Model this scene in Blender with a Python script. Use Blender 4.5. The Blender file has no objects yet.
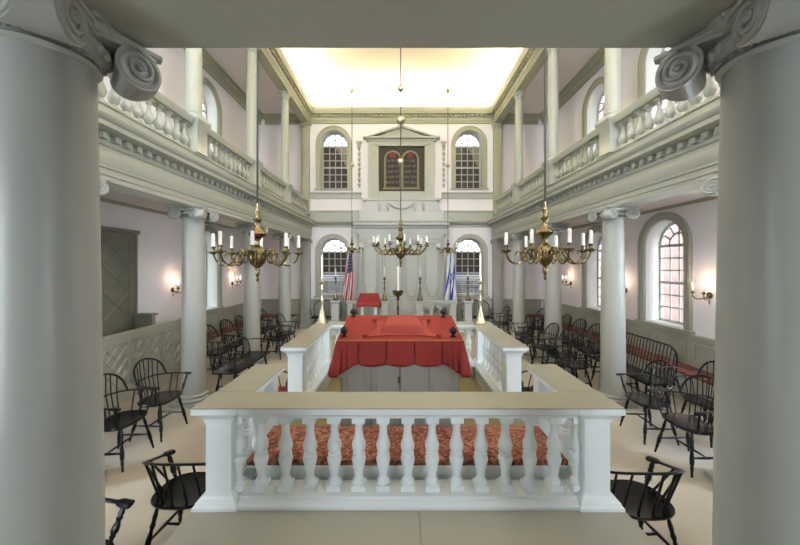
import bpy, bmesh, math, random
from mathutils import Vector, Matrix
from mathutils.geometry import tessellate_polygon
random.seed(7)
PI = math.pi
sc = bpy.context.scene
COL = sc.collection

# ------------------------------------------------------------------ materials
def lin(c):
    c = c / 255.0
    return c / 12.92 if c <= 0.04045 else ((c + 0.055) / 1.055) ** 2.4
def rgb(r, g, b): return (lin(r), lin(g), lin(b), 1.0)

def mat(name, col, rough=0.5, metal=0.0, var=0.06, scale=6.0, bump=0.0, bscale=60.0, spec=0.5, emit=None, estr=0.0, col2=None):
    m = bpy.data.materials.new(name); m.use_nodes = True
    nt = m.node_tree; N = nt.nodes; L = nt.links
    b = N['Principled BSDF']
    b.inputs['Roughness'].default_value = rough
    b.inputs['Metallic'].default_value = metal
    b.inputs['Specular IOR Level'].default_value = spec
    tc = N.new('ShaderNodeTexCoord')
    nz = N.new('ShaderNodeTexNoise'); nz.inputs['Scale'].default_value = scale; nz.inputs['Detail'].default_value = 3
    L.new(tc.outputs['Object'], nz.inputs['Vector'])
    mx = N.new('ShaderNodeMix'); mx.data_type = 'RGBA'
    c2 = col2 or tuple(max(0, c * (1 - 2 * var)) for c in col[:3]) + (1,)
    mx.inputs['A'].default_value = col; mx.inputs['B'].default_value = c2
    L.new(nz.outputs['Fac'], mx.inputs['Factor'])
    L.new(mx.outputs['Result'], b.inputs['Base Color'])
    if bump:
        nb = N.new('ShaderNodeTexNoise'); nb.inputs['Scale'].default_value = bscale
        L.new(tc.outputs['Object'], nb.inputs['Vector'])
        bp = N.new('ShaderNodeBump'); bp.inputs['Strength'].default_value = bump; bp.inputs['Distance'].default_value = 0.01
        L.new(nb.outputs['Fac'], bp.inputs['Height']); L.new(bp.outputs['Normal'], b.inputs['Normal'])
    if emit:
        b.inputs['Emission Color'].default_value = emit; b.inputs['Emission Strength'].default_value = estr
    return m

SAGE = mat('sage_paint', rgb(166, 168, 156), 0.38, var=0.03)
SAGEC = mat('grey_green_column_paint', rgb(158, 159, 153), 0.34, var=0.03, scale=2)
GREEN = mat('olive_green_paint', rgb(157, 158, 135), 0.42, var=0.03)
OLIVEP = mat('grey_olive_paint', rgb(124, 124, 110), 0.45, var=0.03)
RAILP = mat('pale_railing_paint', rgb(230, 236, 237), 0.35, var=0.02)
COPE_LIT = mat('warm_top_light_tan', rgb(160, 158, 145), 0.35, var=0.03)  # warm top light painted as tan on the white rail tops
ARKP = mat('grey_ark_paint', rgb(178, 181, 177), 0.4, var=0.02)
WALLM = mat('pale_pink_plaster', rgb(230, 226, 229), 0.8, var=0.015, scale=1.5, bump=0.05)
CEILM = mat('cream_plaster', rgb(228, 217, 188), 0.85, var=0.01)
CEILA = mat('pinkish_ceiling_plaster', rgb(222, 215, 214), 0.85, var=0.015)
FLOORM = mat('beige_carpet', rgb(184, 177, 166), 0.95, var=0.10, scale=1.3, bump=0.25, bscale=300, spec=0.1)
PLATM = mat('putty_platform_paint', rgb(160, 159, 148), 0.4, var=0.03, scale=2)
OLIVE = mat('olive_carpet', rgb(140, 128, 88), 0.9, var=0.06, bump=0.2, bscale=200)
BRASS = mat('aged_brass', rgb(142, 126, 90), 0.27, 1.0, var=0.22, scale=14)
BRASSL = mat('polished_brass', rgb(206, 198, 168), 0.36, 1.0, var=0.1, scale=14)
BLACK = mat('black_lacquer', (0.005, 0.005, 0.006, 1), 0.3, var=0.1, scale=20, spec=.3)
SEATB = mat('worn_black_seat', (0.006, 0.0055, 0.0055, 1), 0.26, var=0.25, scale=9, spec=.32)
WAX = mat('white_wax', rgb(238, 235, 226), 0.45, var=0.02)
RED = mat('red_velvet', rgb(148, 57, 54), 0.85, var=0.06, scale=30, bump=0.1, bscale=160, spec=0.2)
REDP = mat('faded_red_cloth', rgb(166, 76, 68), 0.85, var=0.06, scale=30, spec=0.2)
GOLDT = mat('gold_braid', rgb(176, 120, 70), 0.6, var=0.1, scale=60)
DARKF = mat('dark_bronze', (0.02, 0.017, 0.015, 1), 0.4, 0.3, var=0.2)
IRON = mat('dark_iron', (0.05, 0.05, 0.045, 1), 0.5, 0.6, var=0.1)
SCREENW = mat('dark_brown_screen', rgb(70, 62, 56), 0.8, var=0.15, scale=9)  # brown screens behind the far window sashes
CURT = mat('beige_curtain', rgb(150, 140, 122), 0.9, var=0.1, scale=12)
SLATM = mat('grey_shutter_slat', rgb(150, 152, 162), 0.6, var=0.05)
PAINT = mat('dark_painted_canvas', rgb(62, 52, 42), 0.7, var=0.2, scale=8)
TABL = mat('dark_tablet', rgb(44, 38, 32), 0.7, var=0.1)
LETT = mat('gold_lettering', rgb(128, 118, 98), 0.6, var=0.05)
STONEP = mat('painted_stone', rgb(132, 124, 100), 0.7, var=0.1)
CROWNR = mat('painted_red_crown', rgb(110, 44, 36), 0.7, var=0.1)
FLAME = mat('candle_bulb', rgb(255, 226, 180), 0.4, emit=(1, 0.74, 0.45, 1), estr=5)
WHITEW = mat('white_trim', rgb(226, 228, 224), 0.4, var=0.02)
GROUND = mat('pale_paving', rgb(150, 146, 138), 0.9, var=0.1)

def paisley():
    m = mat('terracotta_damask', rgb(168, 92, 66), 0.9)
    nt = m.node_tree; N = nt.nodes; L = nt.links; b = N['Principled BSDF']
    tc = N.new('ShaderNodeTexCoord')
    w = N.new('ShaderNodeTexNoise'); w.inputs['Scale'].default_value = 16; w.inputs['Distortion'].default_value = 2.2
    L.new(tc.outputs['Object'], w.inputs['Vector'])
    cr = N.new('ShaderNodeValToRGB'); cr.color_ramp.elements[0].position = 0.38; cr.color_ramp.elements[1].position = 0.62
    cr.color_ramp.elements[0].color = rgb(96, 50, 38); cr.color_ramp.elements[1].color = rgb(176, 126, 106)
    e = cr.color_ramp.elements.new(0.5); e.color = rgb(136, 80, 62)
    L.new(w.outputs['Fac'], cr.inputs['Fac']); L.new(cr.outputs['Color'], b.inputs['Base Color'])
    return m
PAIS = paisley()
def plaid():
    m = mat('red_striped_cushion', rgb(170, 88, 68), 0.9)
    nt = m.node_tree; N = nt.nodes; L = nt.links; b = N['Principled BSDF']
    tc = N.new('ShaderNodeTexCoord')
    w = N.new('ShaderNodeTexWave'); w.inputs['Scale'].default_value = 5; w.bands_direction = 'DIAGONAL'; w.inputs['Distortion'].default_value = 1.5
    L.new(tc.outputs['Object'], w.inputs['Vector'])
    cr = N.new('ShaderNodeValToRGB'); cr.color_ramp.elements[0].color = rgb(98, 50, 42); cr.color_ramp.elements[1].color = rgb(136, 92, 78)
    L.new(w.outputs['Fac'], cr.inputs['Fac']); L.new(cr.outputs['Color'], b.inputs['Base Color'])
    return m
PLAID = plaid()
def brick():
    m = mat('red_brick', rgb(150, 80, 66), 0.9)
    nt = m.node_tree; N = nt.nodes; L = nt.links; b = N['Principled BSDF']
    tc = N.new('ShaderNodeTexCoord'); mp = N.new('ShaderNodeMapping')
    mp.inputs['Rotation'].default_value = (PI / 2, 0, PI / 2)
    t = N.new('ShaderNodeTexBrick'); t.inputs['Scale'].default_value = 2.2
    t.inputs['Color1'].default_value = (.68, .47, .43, 1); t.inputs['Color2'].default_value = (.62, .39, .36, 1); t.inputs['Mortar'].default_value = (.6, .48, .44, 1)
    t.inputs['Mortar Size'].default_value = 0.012
    L.new(tc.outputs['Object'], mp.inputs['Vector']); L.new(mp.outputs['Vector'], t.inputs['Vector'])
    L.new(t.outputs['Color'], b.inputs['Base Color'])
    return m
BRICK = brick()
def glass():
    m = bpy.data.materials.new('window_glass'); m.use_nodes = True
    nt = m.node_tree; N = nt.nodes; L = nt.links
    N.remove(N['Principled BSDF'])
    out = N['Material Output']
    tr = N.new('ShaderNodeBsdfTransparent'); tr.inputs['Color'].default_value = (0.95, 0.96, 0.97, 1)
    gl = N.new('ShaderNodeBsdfGlossy'); gl.inputs['Roughness'].default_value = 0.05
    mx = N.new('ShaderNodeMixShader'); mx.inputs['Fac'].default_value = 0.05
    L.new(tr.outputs['BSDF'], mx.inputs[1]); L.new(gl.outputs['BSDF'], mx.inputs[2]); L.new(mx.outputs['Shader'], out.inputs['Surface'])
    return m
GLASS = glass()

# ------------------------------------------------------------------ mesh helpers
def BM(): return bmesh.new()
def box(bm, x0, x1, y0, y1, z0, z1, bev=0.0, M=None, seg=1):
    r = bmesh.ops.create_cube(bm, size=1.0)
    vs = r['verts']
    for v in vs:
        v.co = Vector(((x0 + x1) / 2 + v.co.x * (x1 - x0), (y0 + y1) / 2 + v.co.y * (y1 - y0), (z0 + z1) / 2 + v.co.z * (z1 - z0)))
    if bev > 0:
        es = list({e for v in vs for e in v.link_edges})
        g = bmesh.ops.bevel(bm, geom=es, offset=bev, segments=seg, affect='EDGES', profile=0.5)
        vs = list({v for f in g['faces'] for v in f.verts} | {v for v in vs if v.is_valid})
    if M is not None:
        for v in vs: v.co = M @ v.co
    return vs
def lathe(bm, prof, n=20, c=(0, 0, 0), M=None, cap=True):
    rings = []
    for r, z in prof:
        ring = []
        for i in range(n):
            a = 2 * PI * i / n
            p = Vector((r * math.cos(a), r * math.sin(a), z))
            if M is not None: p = M @ p
            ring.append(bm.verts.new(p + Vector(c)))
        rings.append(ring)
    for A, B in zip(rings, rings[1:]):
        for i in range(n):
            bm.faces.new((A[i], A[(i + 1) % n], B[(i + 1) % n], B[i]))
    if cap:
        bm.faces.new(list(reversed(rings[0]))); bm.faces.new(rings[-1])
def sqlathe(bm, prof, c=(0, 0), hx=None):
    # square section stack: prof of (half width, z)
    rings = []
    for h, z in prof:
        rings.append([bm.verts.new((c[0] + sx * h, c[1] + sy * h, z)) for sx, sy in ((-1, -1), (1, -1), (1, 1), (-1, 1))])
    for A, B in zip(rings, rings[1:]):
        for i in range(4): bm.faces.new((A[i], A[(i + 1) % 4], B[(i + 1) % 4], B[i]))
    bm.faces.new(list(reversed(rings[0]))); bm.faces.new(rings[-1])
def smooth_path(pts, k=4):
    P = [Vector(p) for p in pts]
    if len(P) < 3: return P
    out = []
    for i in range(len(P) - 1):
        p0 = P[max(i - 1, 0)]; p1 = P[i]; p2 = P[i + 1]; p3 = P[min(i + 2, len(P) - 1)]
        for j in range(k):
            t = j / k
            out.append(0.5 * ((2 * p1) + (-p0 + p2) * t + (2 * p0 - 5 * p1 + 4 * p2 - p3) * t * t + (-p0 + 3 * p1 - 3 * p2 + p3) * t ** 3))
    out.append(P[-1]); return out
def tube(bm, pts, r, n=8, closed=False, flat=1.0):
    P = [Vector(p) for p in pts]; m = len(P)
    R = r if isinstance(r, (list, tuple)) else [r] * m
    up = None; rings = []
    for i in range(m):
        if closed: t = (P[(i + 1) % m] - P[i - 1])
        else: t = P[min(i + 1, m - 1)] - P[max(i - 1, 0)]
        t.normalize()
        if up is None:
            ref = Vector((0, 0, 1)) if abs(t.z) < 0.9 else Vector((1, 0, 0))
            up = (ref - t * ref.dot(t)).normalized()
        else:
            up = (up - t * up.dot(t)).normalized()
        sd = t.cross(up)
        rings.append([bm.verts.new(P[i] + R[i] * (math.cos(2 * PI * k / n) * sd + flat * math.sin(2 * PI * k / n) * up)) for k in range(n)])
    pr = list(zip(rings, rings[1:])) + ([(rings[-1], rings[0])] if closed else [])
    for A, B in pr:
        for k in range(n): bm.faces.new((A[k], A[(k + 1) % n], B[(k + 1) % n], B[k]))
    if not closed:
        bm.faces.new(list(reversed(rings[0]))); bm.faces.new(rings[-1])
def prism(bm, poly, axis, a0, a1, M=None):
    # poly in the two other axes (order x,y,z without axis)
    def P(u, v, a):
        p = {'x': (a, u, v), 'y': (u, a, v), 'z': (u, v, a)}[axis]
        p = Vector(p)
        return M @ p if M is not None else p
    A = [bm.verts.new(P(u, v, a0)) for u, v in poly]; B = [bm.verts.new(P(u, v, a1)) for u, v in poly]
    n = len(poly)
    for i in range(n): bm.faces.new((A[i], A[(i + 1) % n], B[(i + 1) % n], B[i]))
    for ring, z in ((A, a0), (B, a1)):
        tri = tessellate_polygon([[Vector((u, v, 0)) for u, v in poly]])
        for t in tri:
            try: bm.faces.new([ring[k] for k in t])
            except ValueError: pass
def finish(name, bm, m, parent=None, ang=38, loc=None):
    bmesh.ops.recalc_face_normals(bm, faces=bm.faces)
    me = bpy.data.meshes.new(name); bm.to_mesh(me); bm.free()
    for f in me.polygons: f.use_smooth = True
    me.set_sharp_from_angle(angle=math.radians(ang))
    if m: me.materials.append(m)
    o = bpy.data.objects.new(name, me); COL.objects.link(o)
    if parent: o.parent = parent
    if loc: o.location = loc
    return o
def tag(o, label, cat, group=None):
    o['label'] = label; o['category'] = cat
    if group: o['group'] = group
    return o
def thing(name, label, cat, loc=(0, 0, 0), rz=0.0, group=None):
    o = bpy.data.objects.new(name, None); COL.objects.link(o)
    o.empty_display_size = 0.1
    o.location = loc; o.rotation_euler = (0, 0, rz)
    return tag(o, label, cat, group)
def struct(name, bm, m, label, cat, parent=None, ang=38):
    o = finish(name, bm, m, parent, ang)
    if parent is None:
        o['kind'] = 'structure'; tag(o, label, cat)
    return o
def dup(root, loc, rz=None, label=None, group=None, scale=None):
    r = root.copy(); COL.objects.link(r); r.location = loc
    if rz is not None: r.rotation_euler = (0, 0, rz)
    if label: r['label'] = label
    if group: r['group'] = group
    def rec(src, dst):
        for ch in list(src.children):
            c = ch.copy(); COL.objects.link(c); c.parent = dst; rec(ch, c)
    rec(root, r)
    if scale: r.scale = scale
    return r
def dup_part(o, parent, loc, rz=0):
    c = o.copy(); COL.objects.link(c); c.parent = parent; c.location = loc; c.rotation_euler = (0, 0, rz)
    return c

# ------------------------------------------------------------------ constants
XW, YE, YWST = 4.9, 11.6, -1.0
XC = 3.29
ZS = 3.04
COLY = [3.2, 5.26, 7.32, 9.42]
WINY = [2.1, 4.2, 6.28, 8.4]
LWIN = [2.1, 8.4]
RWIN = [2.1, 4.2, 6.28, 8.4]

# ------------------------------------------------------------------ room shell
bm = BM(); box(bm, -XW - .3, XW + .3, YWST - .3, YE + .3, -0.2, 0)
struct('floor', bm, FLOORM, 'beige carpeted floor under the chairs and columns', 'floor')

def arch(ac, h, z0, zs, n=20):
    pts = [(ac - h, z0)]
    for i in range(n + 1):
        a = PI - PI * i / n
        pts.append((ac + h * math.cos(a), zs + h * math.sin(a)))
    pts.append((ac + h, z0))
    return pts
PF = {'far': lambda a, z, n: Vector((a, YE + n, z)), 'right': lambda a, z, n: Vector((XW + n, a, z)),
      'left': lambda a, z, n: Vector((-XW - n, a, z)), 'west': lambda a, z, n: Vector((a, YWST - n, z))}
def wall_plate(name, P, rect, holes, thick, m, label):
    bm = BM()
    a0, a1, z0, z1 = rect
    outer = [(a0, z0), (a1, z0), (a1, z1), (a0, z1)]
    loops = [outer] + holes
    flat = [p for l in loops for p in l]
    tris = tessellate_polygon([[Vector((p[0], p[1], 0)) for p in l] for l in loops])
    F = [bm.verts.new(P(a, z, 0)) for a, z in flat]; B = [bm.verts.new(P(a, z, thick)) for a, z in flat]
    for t in tris:
        bm.faces.new([F[k] for k in t]); bm.faces.new([B[k] for k in reversed(t)])
    i = 0
    for l in loops:
        n = len(l)
        for k in range(n): bm.faces.new((F[i + k], F[i + (k + 1) % n], B[i + (k + 1) % n], B[i + k]))
        i += n
    return struct(name, bm, m, label, 'wall')
def band(bm, P, A, B, n0, n1, closed=False):
    rows = [[bm.verts.new(P(a, z, n)) for a, z in pts] for pts, n in ((A, n0), (A, n1), (B, n1), (B, n0))]
    m = len(A)
    for i in range(m if closed else m - 1):
        j = (i + 1) % m
        for k in range(4):
            R, S = rows[k], rows[(k + 1) % 4]
            bm.faces.new((R[i], R[j], S[j], S[i]))
    if not closed:
        bm.faces.new([r[0] for r in rows]); bm.faces.new([r[-1] for r in reversed(rows)])
def bar(bm, P, a0, a1, z0, z1, n0, n1):
    c = [P(a, z, n) for n in (n0, n1) for a, z in ((a0, z0), (a1, z0), (a1, z1), (a0, z1))]
    v = [bm.verts.new(p) for p in c]
    for f in ((0, 1, 2, 3), (4, 5, 6, 7), (0, 1, 5, 4), (1, 2, 6, 5), (2, 3, 7, 6), (3, 0, 4, 7)): bm.faces.new([v[i] for i in f])
HW = 0.475
wn = [0]
def window(side, ac, z0, zs, label, rows=6, casing=SAGE, blind=None, full=True):
    wn[0] += 1
    P = PF[side]
    c = P(ac, z0, 0)
    w = bpy.data.objects.new('window_%d' % wn[0], None); COL.objects.link(w)
    w['kind'] = 'structure'; tag(w, label, 'window')
    w.location = c
    Q = lambda a, z, n: P(a, z, n) - c
    bm = BM(); O, I = arch(ac, 0.60, z0, zs), arch(ac, HW, z0, zs)
    band(bm, Q, O, I, -0.045, 0.0)
    band(bm, Q, arch(ac, 0.615, z0, zs), arch(ac, 0.575, z0, zs), -0.065, 0.0)
    bar(bm, Q, ac - 0.66, ac + 0.66, z0 - 0.05, z0, -0.09, 0.0)
    finish('casing', bm, casing, w)
    bm = BM(); band(bm, Q, arch(ac, HW - .001, z0, zs), arch(ac, HW - 0.012, z0, zs), 0.0, 0.34)
    bar(bm, Q, ac - HW + .012, ac + HW - .012, z0, z0 + 0.012, 0.0, 0.34)
    for sg in (-1, 1):           # panelled shutter boxes in the jambs
        a = ac + sg * (HW - 0.012)
        for zz in range(2):
            zl = z0 + 0.08 + zz * (zs - z0 - 0.06) / 2
            zh = zl + (zs - z0 - 0.06) / 2 - 0.06
            bar(bm, Q, min(a, a - sg * .008), max(a, a - sg * .008), zl, zh, 0.05, 0.22)
    finish('reveal', bm, SAGE if side == 'far' else WHITEW, w)  # far reveals coloured darker sage to stand for their shade
    bm = BM(); h = HW - 0.012
    band(bm, Q, arch(ac, h, z0 + .012, zs), arch(ac, h - 0.045, z0 + .06, zs), 0.26, 0.31)
    t = 0.014
    g = h - 0.045
    bar(bm, Q, ac - g, ac + g, z0 + .012, z0 + .06, 0.26, 0.31)
    for k in range(1, 4):
        a = ac - g + 2 * g * k / 4
        bar(bm, Q, a - t, a + t, z0 + .06, zs, 0.282, 0.298)
    for k in range(1, rows + 1):
        z = z0 + .06 + (zs - z0 - .06) * k / rows
        tt = t * 2 if k in (rows // 2, rows) else t
        bar(bm, Q, ac - g, ac + g, z - tt, z + tt, 0.281, 0.299)
    def arc(r, n=14): return [(ac + r * math.cos(PI - PI * i / n), zs + r * math.sin(PI - PI * i / n)) for i in range(n + 1)]
    band(bm, Q, arc(g * .56 + .019), arc(g * .56 - .019), 0.281, 0.299)
    for k in range(1, 6):
        an = PI * k / 6
        d = Vector((math.cos(an), math.sin(an))); e = Vector((-d.y, d.x)) * .018
        r0 = g * .56 if k != 3 else 0.02
        pts = [(ac + d.x * r0 + e.x, zs + d.y * r0 + e.y), (ac + d.x * g + e.x, zs + d.y * g + e.y)]
        pts2 = [(ac + d.x * r0 - e.x, zs + d.y * r0 - e.y), (ac + d.x * g - e.x, zs + d.y * g - e.y)]
        band(bm, Q, pts, pts2, 0.281, 0.299)
    finish('sash', bm, ARKP, w)
    bm = BM()
    bm.faces.new([bm.verts.new(Q(a, z, 0.290)) for a, z in arch(ac, g, z0 + .06, zs)])
    finish('pane', bm, GLASS, w)
    if blind:
        if blind == 'upper':
            bm = BM(); bar(bm, Q, ac - HW + .02, ac + HW - .02, z0 + .02, zs - .01, 0.318, 0.33); finish('screen', bm, SCREENW, w)
            bm = BM()   # swagged curtain gathered to one side
            sg = 1
            for i in range(7):
                a0 = ac + 0.0 + g * i / 7; a1 = ac + g * (i + 1) / 7
                zb0 = zs - .1 - (zs - z0) * .55 * (i / 7) ** 1.4; 
                bar(bm, Q, a0, a1, zb0, zs - .02, 0.311 + (i % 2) * .003, 0.317)
            finish('curtain', bm, CURT, w)
        else:
            zm = z0 + (zs - z0) * 0.5
            bm = BM(); bar(bm, Q, ac - HW + .02, ac + HW - .02, zm, zs - .01, 0.318, 0.33); finish('screen', bm, SCREENW, w)
            bm = BM()
            for i in range(9):
                z = z0 + .06 + (zm - z0 - .06) * i / 9
                bar(bm, Q, ac - HW + .02, ac + HW - .02, z + .008, z + (zm - z0 - .06) / 9, 0.318 + (i % 2) * .004, 0.335)
            finish('shutter', bm, SLATM, w)
    return w
def hole(ac, z0, zs): return arch(ac, HW, z0, zs)
LOW = (1.04, 2.53); FLOW = (1.08, 2.62); UP = (4.72, 6.18); FUP = (4.80, 6.35)
wall_plate('wall_far', PF['far'], (-XW - .34, XW + .34, 0, 8.4), [hole(s * 2.36, *FLOW) for s in (-1, 1)] + [hole(s * 2.34, *FUP) for s in (-1, 1)], .34, WALLM, 'pale plaster far wall around the ark')
wall_plate('wall_right', PF['right'], (YWST, YE, 0, 8.4), [hole(y, *LOW) for y in RWIN] + [hole(y, *UP) for y in WINY], .34, WALLM, 'pale pink plaster wall on the right with arched windows')
wall_plate('wall_left', PF['left'], (YWST, YE, 0, 8.4), [hole(y, *LOW) for y in LWIN] + [hole(y, *UP) for y in WINY if y != 6.28], .34, WALLM, 'pale pink plaster wall on the left behind the lattice seat')
wall_plate('wall_west', PF['west'], (-XW - .34, XW + .34, 0, 8.4), [hole(s * 2.36, *FLOW) for s in (-1, 1)] + [hole(s * 2.34, *FUP) for s in (-1, 1)], .34, WALLM, 'pale plaster wall behind the near columns')

window('far', -2.36, *FLOW, 'arched window on far wall at floor level, left of the ark', blind='lower')
window('far', 2.36, *FLOW, 'arched window on far wall at floor level, right of the ark', blind='lower')
window('far', -2.34, *FUP, 'arched upper window on far wall left of the pediment', casing=GREEN, blind='upper')
window('far', 2.34, *FUP, 'arched upper window on far wall right of the pediment', casing=GREEN, blind='upper')
for s, nm in (('right', 'right'), ('left', 'left')):
    for k, y in enumerate(WINY):
        place = ('level with the near column', 'just past the near column', 'midway along the wall', 'farthest along the wall')[k]
        if s == 'right' and y in RWIN: window(s, y, *LOW, 'tall arched window in the lower right wall, ' + place)
        elif s == 'left' and y in LWIN: window(s, y, *LOW, 'tall arched window in the lower left wall, ' + place)
        if s == 'right' or y != 6.28: window(s, y, *UP, 'arched gallery window in the upper %s wall, %s' % (nm, place), casing=GREEN)
for x in (-2.36, 2.36): window('west', x, *FLOW, 'arched window in the west wall, %s side' % ('left' if x < 0 else 'right'))
for x in (-2.34, 2.34): window('west', x, *FUP, 'arched gallery window in the west wall, %s side' % ('left' if x < 0 else 'right'))

# ceilings
bm = BM()   # coved nave ceiling
NX, NY0, NY1 = 3.2, 1.28, 11.5
prof = [(0.0, 7.48)] + [(0.75 - 0.75 * math.cos(PI / 2 * i / 8), 7.65 + 0.62 * math.sin(PI / 2 * i / 8)) for i in range(9)]
rings = []
for ins, z in prof:
    rings.append([bm.verts.new(p) for p in ((-NX + ins, NY0 + ins, z), (NX - ins, NY0 + ins, z), (NX - ins, NY1 - ins, z), (-NX + ins, NY1 - ins, z))])
for A, B in zip(rings, rings[1:]):
    for i in range(4): bm.faces.new((A[i], A[(i + 1) % 4], B[(i + 1) % 4], B[i]))
bm.faces.new(rings[-1])
struct('ceiling', bm, CEILM, 'glowing cream coved ceiling over the nave', 'ceiling', ang=60)
for s, nm in ((-1, 'left'), (1, 'right')):
    bm = BM(); box(bm, *sorted((s * (XC - .1), s * (XW))), YWST, YE, 7.32, 7.45)
    struct('ceiling_gallery_%s' % nm, bm, CEILA, 'pinkish ceiling over the %s gallery' % nm, 'ceiling')
    bm = BM(); box(bm, *sorted((s * (XC + .12), s * (XW))), YWST, YE, 3.24, 3.6)
    struct('ceiling_aisle_%s' % nm, bm, CEILA, 'pinkish ceiling under the %s gallery' % nm, 'ceiling')
bm = BM(); box(bm, -XC - .12, XC + .12, YWST, 1.02, 3.06, 3.6)
struct('ceiling_west', bm, SAGE, 'painted soffit under the west gallery', 'ceiling')
bm = BM(); box(bm, -XC + .12, XC - .12, YWST, 1.4, 7.32, 7.5)
struct('ceiling_gallery_west', bm, CEILA, 'ceiling over the west gallery', 'ceiling')

# ------------------------------------------------------------------ entablatures and trim
tn = [0]
def trim(bm, m, label, ang=38):
    tn[0] += 1
    return struct('trim_%d' % tn[0], bm, m, label, 'trim', ang=ang)
LOWPROF = [(-.15, 3.04), (.15, 3.04), (.15, 3.095), (.165, 3.10), (.165, 3.165), (.185, 3.17), (.19, 3.195), (.155, 3.205),
           (.172, 3.24), (.182, 3.29), (.18, 3.33), (.168, 3.37), (.152, 3.40), (.175, 3.41), (.19, 3.44), (.17, 3.445), (.17, 3.52), (.215, 3.525), (.235, 3.535),
           (.325, 3.54), (.325, 3.59), (.34, 3.595), (.37, 3.64), (.37, 3.65), (.12, 3.66), (.12, 3.70), (.10, 3.71), (.10, 3.85), (.125, 3.86), (.125, 3.88), (-.12, 3.88), (-.12, 3.62), (-.15, 3.62)]
UPPROF = [(-.13, 7.0), (.13, 7.0), (.13, 7.045), (.145, 7.05), (.145, 7.095), (.165, 7.10), (.17, 7.12), (.14, 7.13), (.14, 7.20), (.16, 7.21), (.14, 7.215), (.14, 7.285), (.20, 7.29),
          (.29, 7.295), (.29, 7.335), (.30, 7.34), (.335, 7.385), (.335, 7.41), (.345, 7.44), (.345, 7.465), (.2, 7.465), (.2, 7.40), (-.13, 7.40)]
UPPROF = [(u if u <= .2 else .2 + (u - .2) * .5, 7.0 + (z - 7.0) * 1.19) for u, z in UPPROF]
for s, nm in ((-1, 'left'), (1, 'right')):
    bm = BM(); prism(bm, [(s * (XC - u), z) for u, z in LOWPROF], 'y', 1.02, YE)
    y = 1.45
    while y < 11.2:
        box(bm, *sorted((s * (XC - .17), s * (XC - .225))), y, y + .07, 3.458, 3.522)
        y += .15
    trim(bm, SAGE, 'dentilled gallery entablature along the %s colonnade' % nm)
    bm = BM(); prism(bm, [(s * (XC - u), z) for u, z in UPPROF], 'y', 1.02, YE)
    y = 1.45
    while y < 11.2:
        box(bm, *sorted((s * (XC - .14), s * (XC - .205))), y, y + .075, 7.268, 7.335)
        y += .15
    trim(bm, GREEN, 'green dentilled cornice below the ceiling on the %s' % nm)
    # crown mouldings on outer walls
    bm = BM(); prism(bm, [(s * XW, 7.0), (s * (XW - .03), 7.0), (s * (XW - .03), 7.12), (s * (XW - .07), 7.14), (s * (XW - .07), 7.2), (s * (XW - .16), 7.24), (s * (XW - .18), 7.32), (s * XW, 7.32)], 'y', YWST, YE)
    trim(bm, GREEN, 'green crown moulding along the %s gallery wall' % nm)
    bm = BM(); prism(bm, [(s * XW, 3.19), (s * (XW - .02), 3.19), (s * (XW - .03), 3.20), (s * (XW - .05), 3.23), (s * (XW - .05), 3.24), (s * XW, 3.24)], 'y', YWST, YE)
    trim(bm, GREEN, 'thin green cornice under the %s gallery ceiling' % nm)
    # crown on end walls of the galleries
    bm = BM(); x0, x1 = sorted((s * (XC + .14), s * (XW - .18)))
    prism(bm, [(YE, 7.02), (YE - .04, 7.02), (YE - .04, 7.14), (YE - .1, 7.18), (YE - .16, 7.25), (YE - .18, 7.32), (YE, 7.32)], 'x', x0, x1)
    trim(bm, GREEN, 'green crown moulding on the end wall of the %s gallery' % nm)
# far wall entablature, string courses
bm = BM(); prism(bm, [(YE - u - .0, z) for u, z in [(0, 7.04)] + [(a - .09, b) for a, b in UPPROF[2:-1]] + [(0, 7.476)]], 'x', -XC + .14, XC - .14)
x = -3.0
while x < 2.98:
    box(bm, x, x + .075, YE - .12, YE - .04, 7.268, 7.335); x += .15
trim(bm, GREEN, 'green dentilled cornice below the ceiling on the far wall')
for s, nm in ((-1, 'left'), (1, 'right')):
    x0, x1 = sorted((s * 1.38, s * (XC - .13)))
    bm = BM(); prism(bm, [(YE, 4.44), (YE - .05, 4.45), (YE - .05, 4.6), (YE - .1, 4.62), (YE - .1, 4.66), (YE, 4.66)], 'x', x0, x1)
    trim(bm, SAGE, 'sage sill band under the upper far window on the %s' % nm)
    x0, x1 = sorted((s * 1.46, s * (XC - .13)))
    bm = BM(); prism(bm, [(YE, 3.46), (YE - .04, 3.47), (YE - .04, 3.54), (YE - .17, 3.6), (YE - .19, 3.65), (YE - .07, 3.68), (YE - .07, 3.97), (YE - .1, 3.99), (YE - .1, 4.03), (YE, 4.03)], 'x', x0, x1)
    trim(bm, SAGE, 'sage string course above the lower far window on the %s' % nm)
# west gallery beam overhead
bm = BM(); prism(bm, [(1.02, 3.04), (1.363, 3.04), (1.363, 3.1), (1.38, 3.1), (1.38, 3.18), (1.40, 3.2), (1.36, 3.21), (1.38, 3.3), (1.36, 3.4), (1.40, 3.44), (1.40, 3.52), (1.55, 3.54), (1.55, 3.6), (1.58, 3.65), (1.33, 3.66), (1.33, 3.88), (1.05, 3.88), (1.02, 3.6)], 'x', -XC + .155, XC - .155)
trim(bm, SAGE, 'broad painted beam overhead carried by the two near columns')

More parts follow.
